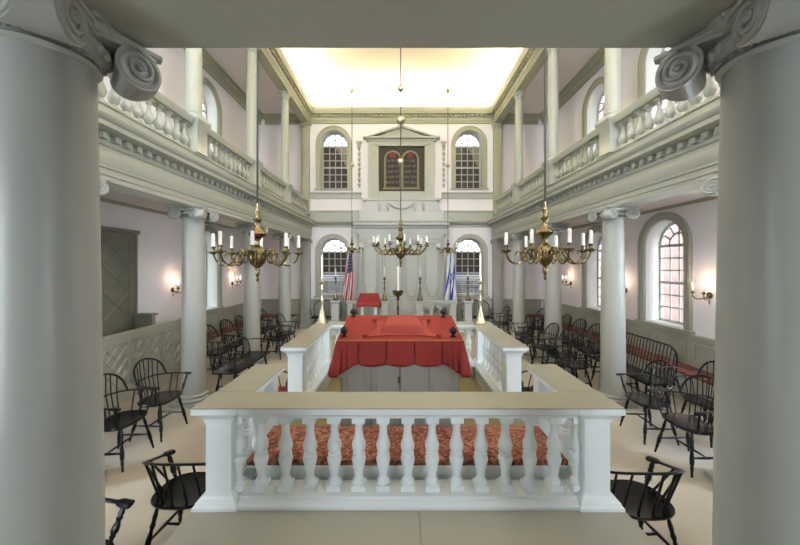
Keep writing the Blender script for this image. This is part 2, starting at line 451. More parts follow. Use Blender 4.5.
# wainscot
def wains(side, a0, a1, label, holes=()):
    P = PF[side]; bm = BM()
    bar(bm, P, a0, a1, 0, 0.92, -0.02, 0)
    bar(bm, P, a0, a1, 0.92, 0.95, -0.045, 0); bar(bm, P, a0, a1, 0.95, 0.985, -0.07, 0)
    bar(bm, P, a0, a1, 0, 0.14, -0.035, 0)
    n = max(1, round((a1 - a0) / 0.85)); w = (a1 - a0) / n
    for i in range(n):
        l, r = a0 + i * w + .08, a0 + (i + 1) * w - .08
        for z0, z1 in ((.56, .84),):
            bar(bm, P, l, r, z0, z0 + .02, -0.034, 0); bar(bm, P, l, r, z1 - .02, z1, -0.034, 0)
            bar(bm, P, l, l + .02, z0, z1, -0.034, 0); bar(bm, P, r - .02, r, z0, z1, -0.034, 0)
    trim(bm, SAGE, label)
wains('right', YWST, YE - .07, 'sage panelled wainscot along the right wall')
wains('left', YWST, YE - .07, 'sage panelled wainscot along the left wall')
wains('far', -XW + .07, -1.5, 'sage panelled wainscot on the far wall left of the ark')
wains('far', 1.5, XW - .07, 'sage panelled wainscot on the far wall right of the ark')

# ------------------------------------------------------------------ columns
def spiral_pts(R, turns, n, r0=0.012):
    out = []
    for i in range(n + 1):
        t = i / n
        a = PI / 2 - 2 * PI * turns * t
        r = R * (1 - t) ** 0.85 + r0 * t
        out.append((r * math.cos(a), r * math.sin(a)))
    return out
def ionic_capital(detail=1):
    # local: z=0 at bottom of astragal, top at 0.16 ; neck radius .145
    bm = BM(); n = 40 if detail else 24
    lathe(bm, [(.146, -.01), (.158, -.004), (.164, .004), (.158, .012), (.148, .016), (.148, .03), (.16, .036), (.178, .05), (.188, .066), (.186, .082), (.172, .094), (.160, .10), (.165, .13), (.165, .14)], n)
    if detail:
        for i in range(24):      # egg and dart
            a = 2 * PI * (i + .5) / 24
            M = Matrix.Translation((.183 * math.cos(a), .183 * math.sin(a), .064)) @ Matrix.Rotation(a, 4, 'Z') @ Matrix.Diagonal((.013, .015, .022, 1))
            bmesh.ops.create_uvsphere(bm, u_segments=8, v_segments=6, radius=1, matrix=M)
        for i in range(48):
            a = 2 * PI * (i + .5) / 48
            M = Matrix.Translation((.160 * math.cos(a), .160 * math.sin(a), .024)) @ Matrix.Diagonal((.008, .008, .007, 1))
            bmesh.ops.create_uvsphere(bm, u_segments=6, v_segments=4, radius=1, matrix=M)
    # abacus with concave sides
    ab = []
    for k in range(4):
        a = PI / 4 + k * PI / 2
        for da, rr in ((-.055, .352), (.055, .352)):
            ab.append((rr * math.cos(a + da), rr * math.sin(a + da)))
        b0 = a + PI / 4
        for j in range(1, 8):
            t = j / 8
            a0 = Vector(ab[-1]) if j == 1 else a0
            p0 = Vector((.352 * math.cos(a + .055), .352 * math.sin(a + .055))); p1 = Vector((.352 * math.cos(a + PI / 2 - .055), .352 * math.sin(a + PI / 2 - .055)))
            q = p0.lerp(p1, t); mid = Vector((math.cos(b0), math.sin(b0)))
            q = q - mid * (.065 * 4 * t * (1 - t))
            ab.append((q.x, q.y))
    prism(bm, [(x * .94, y * .94) for x, y in ab], 'z', .132, .145)
    prism(bm, ab, 'z', .144, .16)
    # corner volutes
    R = .078
    for k in range(4):
        a = PI / 4 + k * PI / 2
        Mz = Matrix.Rotation(a, 4, 'Z')
        cx, cz = .268, .054
        # band (pulvin) profile: from under abacus near the centre out to the scroll
        w = .036
        SH = lambda p: Vector((p[0], p[1], math.copysign(max(.004, .034 + .5 * (cx + R - p[0]) + abs(p[2]) - w), p[2])))
        v0 = len(bm.verts)
        out = [(.11, .12)] + [(cx - .05, .128), (cx - .02, cz + R * 1.02)]
        dn = 28
        disc = []
        for i in range(dn):
            t = 2 * PI * i / dn
            disc.append((cx + R * math.cos(t), cz + R * math.sin(t)))
        M3 = Mz @ Matrix(((1, 0, 0, 0), (0, 0, 1, 0), (0, 1, 0, 0), (0, 0, 0, 1)))   # (u,v,a)->(u, a, v)
        prism(bm, disc, 'z', -w, w, M3)
        prism(bm, [(.12, .09), (.12, .135), (cx + .02, .134), (cx + .045, cz + R * .72), (cx, cz + R * .6), (cx - R * .8, cz + R * .7)], 'z', -w, w, M3)
        if True:
            for sg in (-1, 1):
                sp = spiral_pts(R * .93, 2.25, 56 if detail else 20)
                pts = [M3 @ Vector((cx + px, cz + pz, sg * (w + .0015 + .010 * (1 - (i / len(sp)))*0 + .007 * i / len(sp)))) for i, (px, pz) in enumerate(sp)]
                rr = [.0115 * (1 - .45 * i / len(sp)) for i in range(len(sp))]
                tube(bm, pts, rr, 6)
                bmesh.ops.create_uvsphere(bm, u_segments=8, v_segments=6, radius=.013, matrix=M3 @ Matrix.Translation((cx, cz, sg * (w + .006))))
                # sweep from the abacus centre into the scroll
                pth = smooth_path([M3 @ Vector((.125, .122, sg * .055)), M3 @ Vector((.165, .128, sg * .04)), M3 @ Vector((cx - .02, cz + R * 1.06, sg * (w + .001))), M3 @ Vector((cx, cz + R, sg * (w + .001)))], 3)
                tube(bm, pth, .010, 6)
        bm.verts.ensure_lookup_table()
        Mi = M3.inverted()
        for v in bm.verts[v0:]: v.co = M3 @ SH(Mi @ v.co)
    # fleurons on the abacus
    if detail:
        for k in range(4):
            a = k * PI / 2
            for j in range(7):
                t = -PI * .5 + PI * (j + .5) / 7
                y, z = .042 * math.sin(t), .132 + .03 * math.cos(t)
                M = Matrix.Rotation(a, 4, 'Z') @ Matrix.Translation((.196, y, z)) @ Matrix.Diagonal((.02, .015, .017, 1))
                bmesh.ops.create_uvsphere(bm, u_segments=8, v_segments=6, radius=1, matrix=M)
            M = Matrix.Rotation(a, 4, 'Z') @ Matrix.Translation((.20, 0, .128)) @ Matrix.Diagonal((.02, .036, .022, 1))
            bmesh.ops.create_uvsphere(bm, u_segments=10, v_segments=8, radius=1, matrix=M)
    return bm
def column(label, z0=0.0):
    t = thing('column', label, 'column', group='lower columns')
    prof = [(.174, z0 + .16)] + [(.174 - .027 * (i / 10) ** 1.7, z0 + .16 + (2.875 - z0 - .16) * i / 10) for i in range(11)]
    bm = BM(); lathe(bm, prof, 48); finish('shaft', bm, SAGEC, t)
    finish('capital', ionic_capital(1), SAGEC, t, loc=(0, 0, 2.88))
    bm = BM(); box(bm, -.235, .235, -.235, .235, z0, z0 + .06, .004)
    lathe(bm, [(.22, .06 + z0), (.235, .075 + z0), (.235, .095 + z0), (.215, .108 + z0), (.195, .115 + z0), (.195, .125 + z0), (.205, .132 + z0), (.205, .145 + z0), (.18, .16 + z0), (.17, .17 + z0)], 40)
    finish('base', bm, SAGEC, t)
    return t
c0 = column('massive grey-green column filling the left foreground')
c0.location = (-1.325, 1.19, 0); c0['group'] = 'near columns'
dup(c0, (1.288, 1.19, 0), label='massive grey-green column filling the right foreground')
ords = ['first from the camera, almost hidden by the foreground column', 'the widest seen clear of the foreground columns', 'third from the camera', 'farthest free-standing one']
for s, nm in ((-1, 'left'), (1, 'right')):
    for k, y in enumerate(COLY):
        dup(c0, (s * XC, y, 0), label='grey-green lower column of the %s colonnade, %s' % (nm, ords[k]), group='lower columns')
    # engaged pilaster on far wall
    t = thing('pilaster', 'grey-green pilaster ending the lower %s colonnade at the far wall' % nm, 'pilaster', (s * XC, 11.49, 0), group='far pilasters')
    bm = BM(); box(bm, -.16, .16, -.09, .1, .14, 2.88, .004); finish('shaft', bm, SAGEC, t)
    bm = BM(); box(bm, -.20, .20, -.13, .1, 0, .08, .004); box(bm, -.18, .18, -.11, .1, .08, .14, .01); finish('base', bm, SAGEC, t)
    bm = BM(); box(bm, -.17, .17, -.1, .1, 2.88, 2.9); box(bm, -.2, .2, -.13, .1, 2.93, 2.97, .01); box(bm, -.22, .22, -.15, .1, 3.0, 3.04, .004); box(bm, -.18, .18, -.11, .1, 2.9, 3.0)
    for sg in (-1, 1): lathe(bm, [(.045, -.1), (.045, .1)], 16, (sg * .19, -.03, 2.94), Matrix.Rotation(PI / 2, 4, 'X'))
    finish('capital', bm, SAGEC, t)

# gallery columns
def corinth():
    bm = BM()
    lathe(bm, [(.098, -.01), (.108, -.004), (.108, .008), (.096, .014), (.096, .1), (.102, .15), (.12, .19), (.13, .2)], 24)
    for row, (z, rr, n, h) in enumerate(((.03, .102, 8, .07), (.085, .108, 8, .075))):
        for i in range(n):
            a = 2 * PI * (i + .5 * row) / n
            M = Matrix.Rotation(a, 4, 'Z') @ Matrix.Translation((rr, 0, z + h / 2)) @ Matrix.Rotation(.25, 4, 'Y') @ Matrix.Diagonal((.014, .034, h * .62, 1))
            bmesh.ops.create_uvsphere(bm, u_segments=8, v_segments=6, radius=1, matrix=M)
            M = Matrix.Rotation(a, 4, 'Z') @ Matrix.Translation((rr + .022, 0, z + h)) @ Matrix.Diagonal((.018, .024, .012, 1))
            bmesh.ops.create_uvsphere(bm, u_segments=8, v_segments=6, radius=1, matrix=M)
    for k in range(4):
        a = PI / 4 + k * PI / 2
        M = Matrix.Rotation(a, 4, 'Z') @ Matrix.Rotation(PI / 2, 4, 'X')
        lathe(bm, [(.028, -.02), (.03, 0), (.028, .02)], 12, Matrix.Rotation(a, 4, 'Z') @ Vector((.15, 0, .175)), M)
    ab = []
    for k in range(4):
        a = PI / 4 + k * PI / 2
        ab += [(.2 * math.cos(a - .06), .2 * math.sin(a - .06)), (.2 * math.cos(a + .06), .2 * math.sin(a + .06))]
        b0 = a + PI / 4; ab.append((.115 * math.cos(b0), .115 * math.sin(b0)))
    prism(bm, ab, 'z', .2, .225)
    return bm
g0 = thing('gallery_column', 'x', 'column', (0, 0, 0), group='gallery columns')
bm = BM(); lathe(bm, [(.118, 4.53)] + [(.118 - .022 * (i / 8) ** 1.6, 4.53 + (6.78 - 4.53) * i / 8) for i in range(9)], 32); finish('shaft', bm, SAGE, g0)
finish('capital', corinth(), SAGE, g0, loc=(0, 0, 6.775))
bm = BM(); lathe(bm, [(.15, 4.45), (.155, 4.465), (.15, 4.485), (.13, 4.495), (.13, 4.505), (.138, 4.515), (.13, 4.53), (.115, 4.54)], 32); finish('base', bm, SAGE, g0)
bm = BM(); sqlathe(bm, [(.15, 3.885), (.15, 3.9), (.135, 3.92), (.135, 4.31), (.15, 4.33), (.155, 4.35), (.175, 4.38), (.18, 4.39), (.18, 4.43), (.165, 4.45)]); finish('pedestal', bm, SAGE, g0)
gl = ['nearest the camera, behind the big capital', 'the broadest in full view', 'second in full view', 'the most distant, small with a leafy capital']
first = True
for s, nm in ((-1, 'left'), (1, 'right')):
    for k, y in enumerate(COLY):
        lb = 'slim column standing on the %s gallery rail, %s' % (nm, gl[k])
        if first: g0.location = (s * XC, y, 0); g0['label'] = lb; first = False
        else: dup(g0, (s * XC, y, 0), label=lb)
    t = thing('gallery_pilaster', 'sage pilaster ending the upper %s colonnade at the far wall' % nm, 'pilaster', (s * XC, 11.5, 0), group='far pilasters')
    bm = BM(); box(bm, -.13, .13, -.08, .09, 3.89, 6.8, .004); finish('shaft', bm, GREEN, t)
    bm = BM(); box(bm, -.14, .14, -.09, .09, 6.8, 6.83); box(bm, -.15, .15, -.1, .09, 6.83, 6.9, .02); box(bm, -.16, .16, -.11, .09, 6.9, 6.96, .02); box(bm, -.18, .18, -.13, .09, 6.96, 7.0, .004); finish('capital', bm, GREEN, t)

# gallery balustrades
def baluster_mesh(z0, z1, rs=1.0, n=14):
    T = [(.042, .0), (.042, .018), (.04, .064), (.028, .10), (.0265, .174), (.030, .265), (.042, .38), (.046, .445), (.036, .495), (.040, .507), (.040, .53), (.034, .546), (.042, .6), (.0435, .658), (.036, .725), (.026, .817), (.023, .93), (.030, .977), (.030, 1.0)]
    bm = BM(); lathe(bm, [(r * rs, z0 + (z1 - z0) * t) for r, t in T], n)
    return bm
gbal = None
def gal_baluster():
    bm = BM()
    box(bm, -.058, .058, -.058, .058, 0, .042); box(bm, -.045, .045, -.045, .045, .385, .42)
    lathe(bm, [(.048, .04), (.048, .058), (.03, .072), (.027, .085), (.042, .10), (.060, .145), (.061, .165), (.048, .205), (.028, .26), (.021, .32), (.024, .332), (.036, .342), (.036, .354), (.024, .362), (.038, .385)], 12)
    return bm
bays = [(1.5, 3.2), (3.2, 5.26), (5.26, 7.32), (7.32, 9.42), (9.42, 11.58)]
bl = ['nearest the camera', 'between the first and second gallery columns', 'between the second and third gallery columns', 'between the third and fourth gallery columns', 'running into the far wall']
gmesh = None
for s, nm in ((-1, 'left'), (1, 'right')):
    for k, (ya, yb) in enumerate(bays):
        if k == 0: continue
        a, b = ya + .15, yb - (.15 if k < 4 else 0.0) - (.12 if k == 4 else 0)
        t = thing('gallery_balustrade', 'sage balustrade of the %s gallery %s' % (nm, bl[k]), 'balustrade', (s * XC, a, 3.885), group='gallery balustrades')
        L = b - a
        bm = BM(); prism(bm, [(-.09, .42), (.09, .42), (.10, .44), (.105, .46), (.12, .48), (.12, .515), (.1, .53), (-.1, .53), (-.12, .515), (-.12, .48), (-.10, .44)], 'y', 0.031, L - .031); finish('handrail', bm, SAGE, t)
        n = 10
        for i in range(n):
            y = L * (i + .5) / n
            if gmesh is None: o = finish('baluster', gal_baluster(), SAGE, t); gmesh = o; o.location = (0, y, 0)
            else: dup_part(gmesh, t, (0, y, 0))

# ------------------------------------------------------------------ bimah (reading platform)
ZP, ZI = 0.55, 0.376
BX = 1.42
bm = BM()
pl = thing('platform', 'putty-painted raised platform under the railed reading enclosure', 'platform', (0, 0, 0))
box(bm, -BX, .068, 1.5, 2.47, 0, ZP, .004); box(bm, .072, BX, 1.5, 2.47, 0, ZP, .004); box(bm, .06, .08, 1.52, 2.46, 0, ZP - .006)
finish('front_deck', bm, PLATM, pl)
bm = BM()
for s in (-1, 1):
    box(bm, *sorted((s * 1.12, s * BX)), 2.471, 3.15, 0, ZP); box(bm, *sorted((s * 1.12, s * BX)), 3.81, 5.6, 0, ZP)
box(bm, -1.12, 1.12, 5.26, 5.6, 0, ZP)
finish('curb', bm, PLATM, pl)
bm = BM(); box(bm, -1.119, 1.119, 2.472, 5.259, 0, ZI)
for s in (-1, 1): box(bm, *sorted((s * 1.119, s * BX)), 3.151, 3.809, 0, ZI - .001)
finish('deck_carpet', bm, OLIVE, pl)
bm = BM()
for s in (-1, 1): box(bm, *sorted((s * 1.421, s * 1.70)), 3.16, 3.80, 0, .19, .006)
finish('step', bm, PLATM, pl)

RT = 1.225
COPEP = [(.075, 1.131), (.09, 1.135), (.095, 1.150), (.11, 1.165), (.125, 1.172), (.135, 1.178), (.135, 1.216)]
BASEP = [(.13, ZP + .001), (.13, ZP + .02), (.115, ZP + .026), (.105, ZP + .038), (.088, ZP + .046), (.088, ZP + .063)]
def cope_poly(c, w=0): return [(c + u + w, z) for u, z in COPEP] + [(c - u - w, z) for u, z in reversed(COPEP)]
def base_poly(c, w=0): return [(c + u + w, z) for u, z in BASEP] + [(c - u - w, z) for u, z in reversed(BASEP)]
POSTP = [(.146, ZP + .001), (.146, ZP + .02), (.135, ZP + .03), (.13, ZP + .045), (.112, ZP + .06), (.105, ZP + .075), (.095, ZP + .08), (.085, ZP + .09), (.085, 1.10), (.092, 1.105), (.096, 1.13), (.11, 1.145), (.125, 1.165), (.14, 1.175), (.148, 1.18), (.148, 1.216)]
def rail_baluster():
    bm = BM()
    lathe(bm, [(.044, .654), (.044, .66), (.042, .672), (.029, .69), (.027, .705), (.03, .735), (.042, .785), (.050, .818), (.049, .828), (.037, .843), (.044, .848), (.044, .858), (.035, .865), (.045, .888), (.049, .911), (.046, .93), (.035, .96), (.027, 1.0), (.026, 1.04), (.032, 1.06), (.034, 1.076)], 22)
    box(bm, -.048, .048, -.048, .048, ZP + .063, .655, .002); box(bm, -.044, .044, -.044, .044, 1.075, 1.132, .002)
    return bm
bal_src = [None]
def add_baluster(t, x, y):
    if bal_src[0] is None:
        bm = rail_baluster()
        o = finish('baluster', bm, RAILP, t); bal_src[0] = o; o.location = (x, y, 0)
    else: dup_part(bal_src[0], t, (x, y, 0))
def post(t, x, y):
    bm = BM(); sqlathe(bm, POSTP); o = finish('post', bm, RAILP, t, ang=20); o.location = (x, y, 0)
SX = 1.265          # centreline of side rails
fr = thing('front_railing', 'pale balustrade railing across the foreground with two short side returns', 'railing', (0, 0, 0))
Y1 = 2.175 + .147
bm = BM(); prism(bm, cope_poly(Y1), 'x', -SX + .14, SX - .14)
for s in (-1, 1): prism(bm, cope_poly(s * SX), 'y', Y1 + .14, 3.137)
finish('handrail', bm, RAILP, fr, ang=20)
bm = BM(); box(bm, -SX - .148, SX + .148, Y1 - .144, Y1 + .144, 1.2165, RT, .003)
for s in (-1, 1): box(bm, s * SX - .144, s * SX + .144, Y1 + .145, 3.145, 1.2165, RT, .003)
finish('toplit_coping', bm, COPE_LIT, fr, ang=20)  # thin added slab, its tan stands for warm light from above
bm = BM(); prism(bm, base_poly(Y1), 'x', -SX + .14, SX - .14)
for s in (-1, 1): prism(bm, base_poly(s * SX), 'y', Y1 + .14, 3.0)
finish('bottom_rail', bm, RAILP, fr, ang=20)
for s in (-1, 1):
    post(fr, s * SX, Y1); 
    bm = BM(); box(bm, s * SX - .085, s * SX + .085, 2.98, 3.1, ZP + .001, 1.131, .003); finish('end_post', bm, RAILP, fr)
for i in range(-7, 8):
    if abs(i) == 7: continue
    add_baluster(fr, i * .169, Y1)
for s in (-1, 1):
    bm = rail_baluster()
    o = finish('half_baluster', bm, RAILP, fr); o.location = (s * 1.172, Y1, 0)
    for i in range(3): add_baluster(fr, s * SX, 2.50 + i * .17)
rr = thing('rear_railing', 'pale balustrade railing around the far half of the reading platform', 'railing', (0, 0, 0))
Y2, Y3 = 3.81 + .147, 5.40
bm = BM(); prism(bm, cope_poly(Y3), 'x', -SX + .14, SX - .14)
for s in (-1, 1): prism(bm, cope_poly(s * SX), 'y', Y2 + .14, Y3 - .14)
finish('handrail', bm, RAILP, rr, ang=20)
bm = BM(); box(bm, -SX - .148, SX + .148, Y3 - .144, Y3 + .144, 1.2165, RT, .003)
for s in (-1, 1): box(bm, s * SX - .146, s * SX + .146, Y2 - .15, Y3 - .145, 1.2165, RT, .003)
finish('toplit_coping', bm, COPE_LIT, rr, ang=20)  # same added slab with the top light in its colour
bm = BM(); prism(bm, base_poly(Y3), 'x', -SX + .14, SX - .14)
for s in (-1, 1): prism(bm, base_poly(s * SX), 'y', Y2 + .14, Y3 - .14)
finish('bottom_rail', bm, RAILP, rr, ang=20)
for s in (-1, 1):
    post(rr, s * SX, Y2); post(rr, s * SX, Y3)
    for i in range(7): add_baluster(rr, s * SX, 4.13 + i * .17)
for i in range(-6, 7): add_baluster(rr, i * .175, Y3)

# upholstered bench behind the front railing
bn = thing('bench', 'pale built-in bench behind the front balusters', 'bench', (0, 2.7, ZI))
bm = BM(); box(bm, -1.09, 1.09, -.22, .26, 0, .29, .006); finish('seat_box', bm, RAILP, bn)
bm = BM(); box(bm, -1.18, 1.18, -.245, .275, .29, .31, .006); finish('seat_board', bm, RAILP, bn)
def cushion(bm, x0, x1, y0, y1, z0, z1, nx=14, ny=6, amp=.006):
    r = .02
    g = {}
    for i in range(nx + 1):
        for j in range(ny + 1):
            u, v = i / nx, j / ny
            e = min(1, min(u, 1 - u) * nx * .9, min(v, 1 - v) * ny * .9)
            z = z0 + (z1 - z0) * (.55 + .45 * math.sqrt(max(0, e))) + amp * random.uniform(-1, 1) * (e >= 1)
            g[i, j] = bm.verts.new((x0 + (x1 - x0) * u, y0 + (y1 - y0) * v, z))
    lo = {k: bm.verts.new((v.co.x, v.co.y, z0)) for k, v in g.items() if k[0] in (0, nx) or k[1] in (0, ny)}
    for i in range(nx):
        for j in range(ny): bm.faces.new((g[i, j], g[i + 1, j], g[i + 1, j + 1], g[i, j + 1]))
    per = [(i, 0) for i in range(nx)] + [(nx, j) for j in range(ny)] + [(i, ny) for i in range(nx, 0, -1)] + [(0, j) for j in range(ny, 0, -1)]
    for a, b in zip(per, per[1:] + per[:1]): bm.faces.new((g[a], g[b], lo[b], lo[a]))
    bm.faces.new([lo[k] for k in per])
bm = BM(); cushion(bm, -1.18, 1.18, -.262, .27, 0, .065)
o = finish('seat_cushion', bm, PAIS, loc=(0, 2.72, .687)); tag(o, 'long terracotta damask cushion seen between the front balusters', 'cushion')

# reading desk
TX, TYF, TYB, TW = -.053, 3.24, 3.98, 0.60
ZF, ZB = 1.42, 1.545
rd = thing('reading_desk', 'grey panelled cabinet desk under the red cloth on the platform', 'desk', (TX, 3.6, ZI))
bm = BM(); prism(bm, [(3.26 - 3.6, 0), (3.26 - 3.6, ZF - ZI - .03), (3.96 - 3.6, ZB - ZI - .03), (3.96 - 3.6, 0)], 'x', -.575, .575)
box(bm, -.59, .59, -.36, .38, 0, .09, .004)
finish('body', bm, ARKP, rd)
for i in range(4):
    x0 = -.565 + i * .2825
    bm = BM(); box(bm, x0 + .008, x0 + .2745, -.356, -.339, .10, ZF - ZI - .1, .003)
    box(bm, x0 + .06, x0 + .2225, -.364, -.355, .16, ZF - ZI - .16, .004)
    d = finish('door', bm, ARKP, rd)
bm = BM(); box(bm, -.02, -.002, -.37, -.354, .64, .70, .003); finish('lock_plate', bm, BRASS, rd)
bm = BM(); prism(bm, [(TYF - 3.6, ZF - ZI - .03), (TYF - 3.6, ZF - ZI - .004), (TYB - 3.6, ZB - ZI - .004), (TYB - 3.6, ZB - ZI - .03)], 'x', -TW, TW); finish('desk_top', bm, ARKP, rd)
# tablecloth
def tz(y): return ZF + (ZB - ZF) * (y - TYF) / (TYB - TYF)
def cloth():
    bm = BM()
    e = .008
    x0, x1, y0, y1 = -TW - e, TW + e, TYF - e, TYB + e
    per = []
    def seg(p, q, n): 
        for i in range(n): per.append((p[0] + (q[0] - p[0]) * i / n, p[1] + (q[1] - p[1]) * i / n))
    nf, ns = 140, 60
    seg((x0, y0), (x1, y0), nf); seg((x1, y0), (x1, y1), ns); seg((x1, y1), (x0, y1), nf); seg((x0, y1), (x0, y0), ns)
    N = len(per); rows = 10
    grid = []
    for r in range(rows + 1):
        ring = []
        for i, (x, y) in enumerate(per):
            nx_ = -1 if abs(x - x0) < 1e-6 else (1 if abs(x - x1) < 1e-6 else 0)
            ny_ = -1 if abs(y - y0) < 1e-6 else (1 if abs(y - y1) < 1e-6 else 0)
            front = ny_ == -1
            # corner proximity (0 far,1 at corner)
            dc = min(abs(x - x0), abs(x - x1)) if ny_ else 0
            dcy = min(abs(y - y0), abs(y - y1)) if nx_ else 0
            d = dc + dcy
            cf = max(0, 1 - d / .16)
            drop = .235
            if front and cf == 0:
                ph = ((x + .4) / .27) % 1.0
                drop = .245 - .024 * abs(2 * ph - 1) ** 2.2
            drop += .10 * cf
            if nx_ and not ny_: drop = max(drop, .28 + .03 * math.cos(y * 11))
            t = r / rows
            out = .004 + (.012 + .03 * cf + (.02 + .015 * math.sin(y * 34) if nx_ else 0)) * t
            fold = (cf * .035 * math.sin(d * 120) + (.004 * math.sin(x * 37) if front else 0)) * t
            out += fold
            if front and cf == 0:
                ph = ((x + .4) / .27) % 1.0
                out -= .03 * math.exp(-((min(ph, 1 - ph)) / .022) ** 2) * min(1, t * 3)
                out += .008 * math.sin(ph * PI) * t
            l = math.hypot(nx_, ny_) or 1
            zz = tz(min(max(y, TYF), TYB)) + .006
            ring.append(bm.verts.new((x + nx_ / l * out * (1.25 if nx_ and ny_ else 1), y + ny_ / l * out * (1.25 if nx_ and ny_ else 1), zz - drop * t)))
        grid.append(ring)
    for A, B in zip(grid, grid[1:]):
        for i in range(N): bm.faces.new((A[i], A[(i + 1) % N], B[(i + 1) % N], B[i]))
    bm.faces.new(grid[0])
    return bm
o = finish('tablecloth', cloth(), RED, ang=60, loc=(TX, 0, 0)); tag(o, 'red velvet cloth draped over the reading desk with scalloped front', 'tablecloth')
s_ = o.modifiers.new('Solidify', 'SOLIDIFY'); s_.thickness = .004; s_.offset = 1
bm = BM(); e = .012
ex = [(-TW - e, TYF - e), (TW + e, TYF - e), (TW + e, TYB + e), (-TW - e, TYB + e)]
def lerp2(a, b, t): return (a[0] + (b[0] - a[0]) * t, a[1] + (b[1] - a[1]) * t)
tube(bm, [(p[0], p[1], tz(min(max(p[1], TYF), TYB)) + .008) for p in ex], .006, 8, closed=True)
finish('braid', bm, GOLDT, o)
# desk cushion: cloth square with a sloped pad
slope = math.atan2(ZB - ZF, TYB - TYF)
cp = thing('book_cushion', 'faded red padded book rest with tasselled corners on the red cloth', 'cushion', (TX + .02, 3.56, tz(3.56) + .012))
cp.rotation_euler = (slope, 0, 0)
bm = BM()
lo = [(-.34, -.27), (-.15, -.225), (.15, -.225), (.34, -.27), (.26, -.02), (.28, .2), (.1, .175), (-.1, .175), (-.28, .2), (-.26, -.02)]
prism(bm, lo, 'z', 0, .014); finish('under_cloth', bm, REDP, cp)
bm = BM(); n = 16; m_ = 12; G = {}
for i in range(n + 1):
    for j in range(m_ + 1):
        u, v = i / n * 2 - 1, j / m_ * 2 - 1
        uu, vv_ = abs(u), abs(v)
        h = .014 + .075 * min(1, (1 - uu) * 4.5) ** .6 * min(1, (1 - vv_) * 4.5) ** .6
        wx = .225 - .035 * (v + 1) / 2
        G[i, j] = bm.verts.new((u * wx, v * .185, h))
for i in range(n):
    for j in range(m_): bm.faces.new((G[i, j], G[i + 1, j], G[i + 1, j + 1], G[i, j + 1]))
bm.faces.new([G[i, 0] for i in range(n + 1)] + [G[n, j] for j in range(1, m_ + 1)] + [G[i, m_] for i in range(n - 1, -1, -1)] + [G[0, j] for j in range(m_ - 1, 0, -1)])
finish('pad', bm, REDP, cp, ang=60)
for x, y in ((-.34, -.27), (.34, -.27), (-.28, .2), (.28, .2)):
    bm = BM(); lathe(bm, [(.005, 0), (.014, .01), (.016, .02), (.008, .03), (.018, .045), (.02, .05)], 10, (x, y, .028), Matrix.Rotation(PI / 2, 4, 'X') @ Matrix.Rotation((0.7 if x > 0 else -0.7), 4, 'Y')); finish('tassel', bm, RED, cp)
# dark finials at the desk corners
fin = None
for x, y, lb in ((-.555, 3.33, 'front left'), (.53, 3.33, 'front right'), (-.545, 3.93, 'back left'), (.51, 3.93, 'back right')):
    l = 'dark bronze knob standing on the %s corner of the red cloth' % lb
    if fin is None:
        fin = thing('corner_knob', l, 'ornament', (TX + x, y, tz(y) + .014), group='knobs on the red cloth')
        bm = BM(); lathe(bm, [(.03, 0), (.032, .006), (.014, .014), (.012, .02), (.024, .028)], 16); finish('foot', bm, DARKF, fin)
        bm = BM(); lathe(bm, [(.02, .026), (.036, .04), (.04, .056), (.036, .072), (.024, .086), (.012, .094), (.008, .102), (.002, .106)], 18); finish('knob', bm, DARKF, fin)
    else: dup(fin, (TX + x, y, tz(y) + .014), label=l)

# ------------------------------------------------------------------ candlesticks
CSP = [(.085, 0), (.09, .01), (.075, .03), (.045, .06), (.03, .10), (.025, .14), (.034, .17), (.04, .19), (.026, .21), (.018, .26), (.016, .33), (.024, .36), (.03, .38), (.022, .40), (.015, .44), (.014, .52), (.022, .55), (.034, .57), (.024, .59), (.016, .63), (.016, .66), (.04, .68), (.056, .69), (.058, .70), (.03, .71), (.022, .72), (.024, .76), (.02, .765)]
def candlestick(label, loc, sc_, m, cand, cr=.011, square=True):
    t = thing('candlestick', label, 'candlestick', loc, group='brass candlesticks')
    bm = BM()
    lathe(bm, [(r, z * sc_) for r, z in CSP], 20)
    finish('stem', bm, m, t)
    bm = BM(); 
    box(bm, -.085, .085, -.085, .085, 0, .035, .006); lathe(bm, [(.08, .035), (.07, .06), (.05, .11), (.04, .16), (.03, .2)], 20); finish('foot', bm, m, t)
    bm = BM(); lathe(bm, [(cr, .765 * sc_ - .01), (cr, .765 * sc_ + cand), (cr * .4, .765 * sc_ + cand + .008)], 12); finish('candle', bm, WAX, t)
    return t
candlestick('tall brass candlestick on the left far corner of the platform railing', (-SX - .03, 5.33, RT + .003), .94, BRASSL, .36, .016)
candlestick('tall brass candlestick on the right far corner of the platform railing', (SX - .04, 5.33, RT + .003), .94, BRASSL, .38, .016)
# bowl candlestick in the centre
t = thing('candlestick', 'bowl-topped brass candlestick behind the middle of the red cloth', 'candlestick', (-.085, 5.4, RT + .001), group='brass candlesticks')
bm = BM(); lathe(bm, [(.09, 0), (.095, .012), (.07, .03), (.03, .06), (.018, .10), (.016, .2), (.024, .24), (.016, .28), (.014, .36), (.03, .38), (.014, .40), (.03, .42), (.06, .44), (.082, .475), (.088, .51), (.092, .52), (.08, .52), (.05, .505), (.02, .50)], 24); finish('stem', bm, BRASS, t)
bm = BM(); lathe(bm, [(.02, .5), (.02, .9), (.008, .91)], 14); finish('candle', bm, WAX, t)

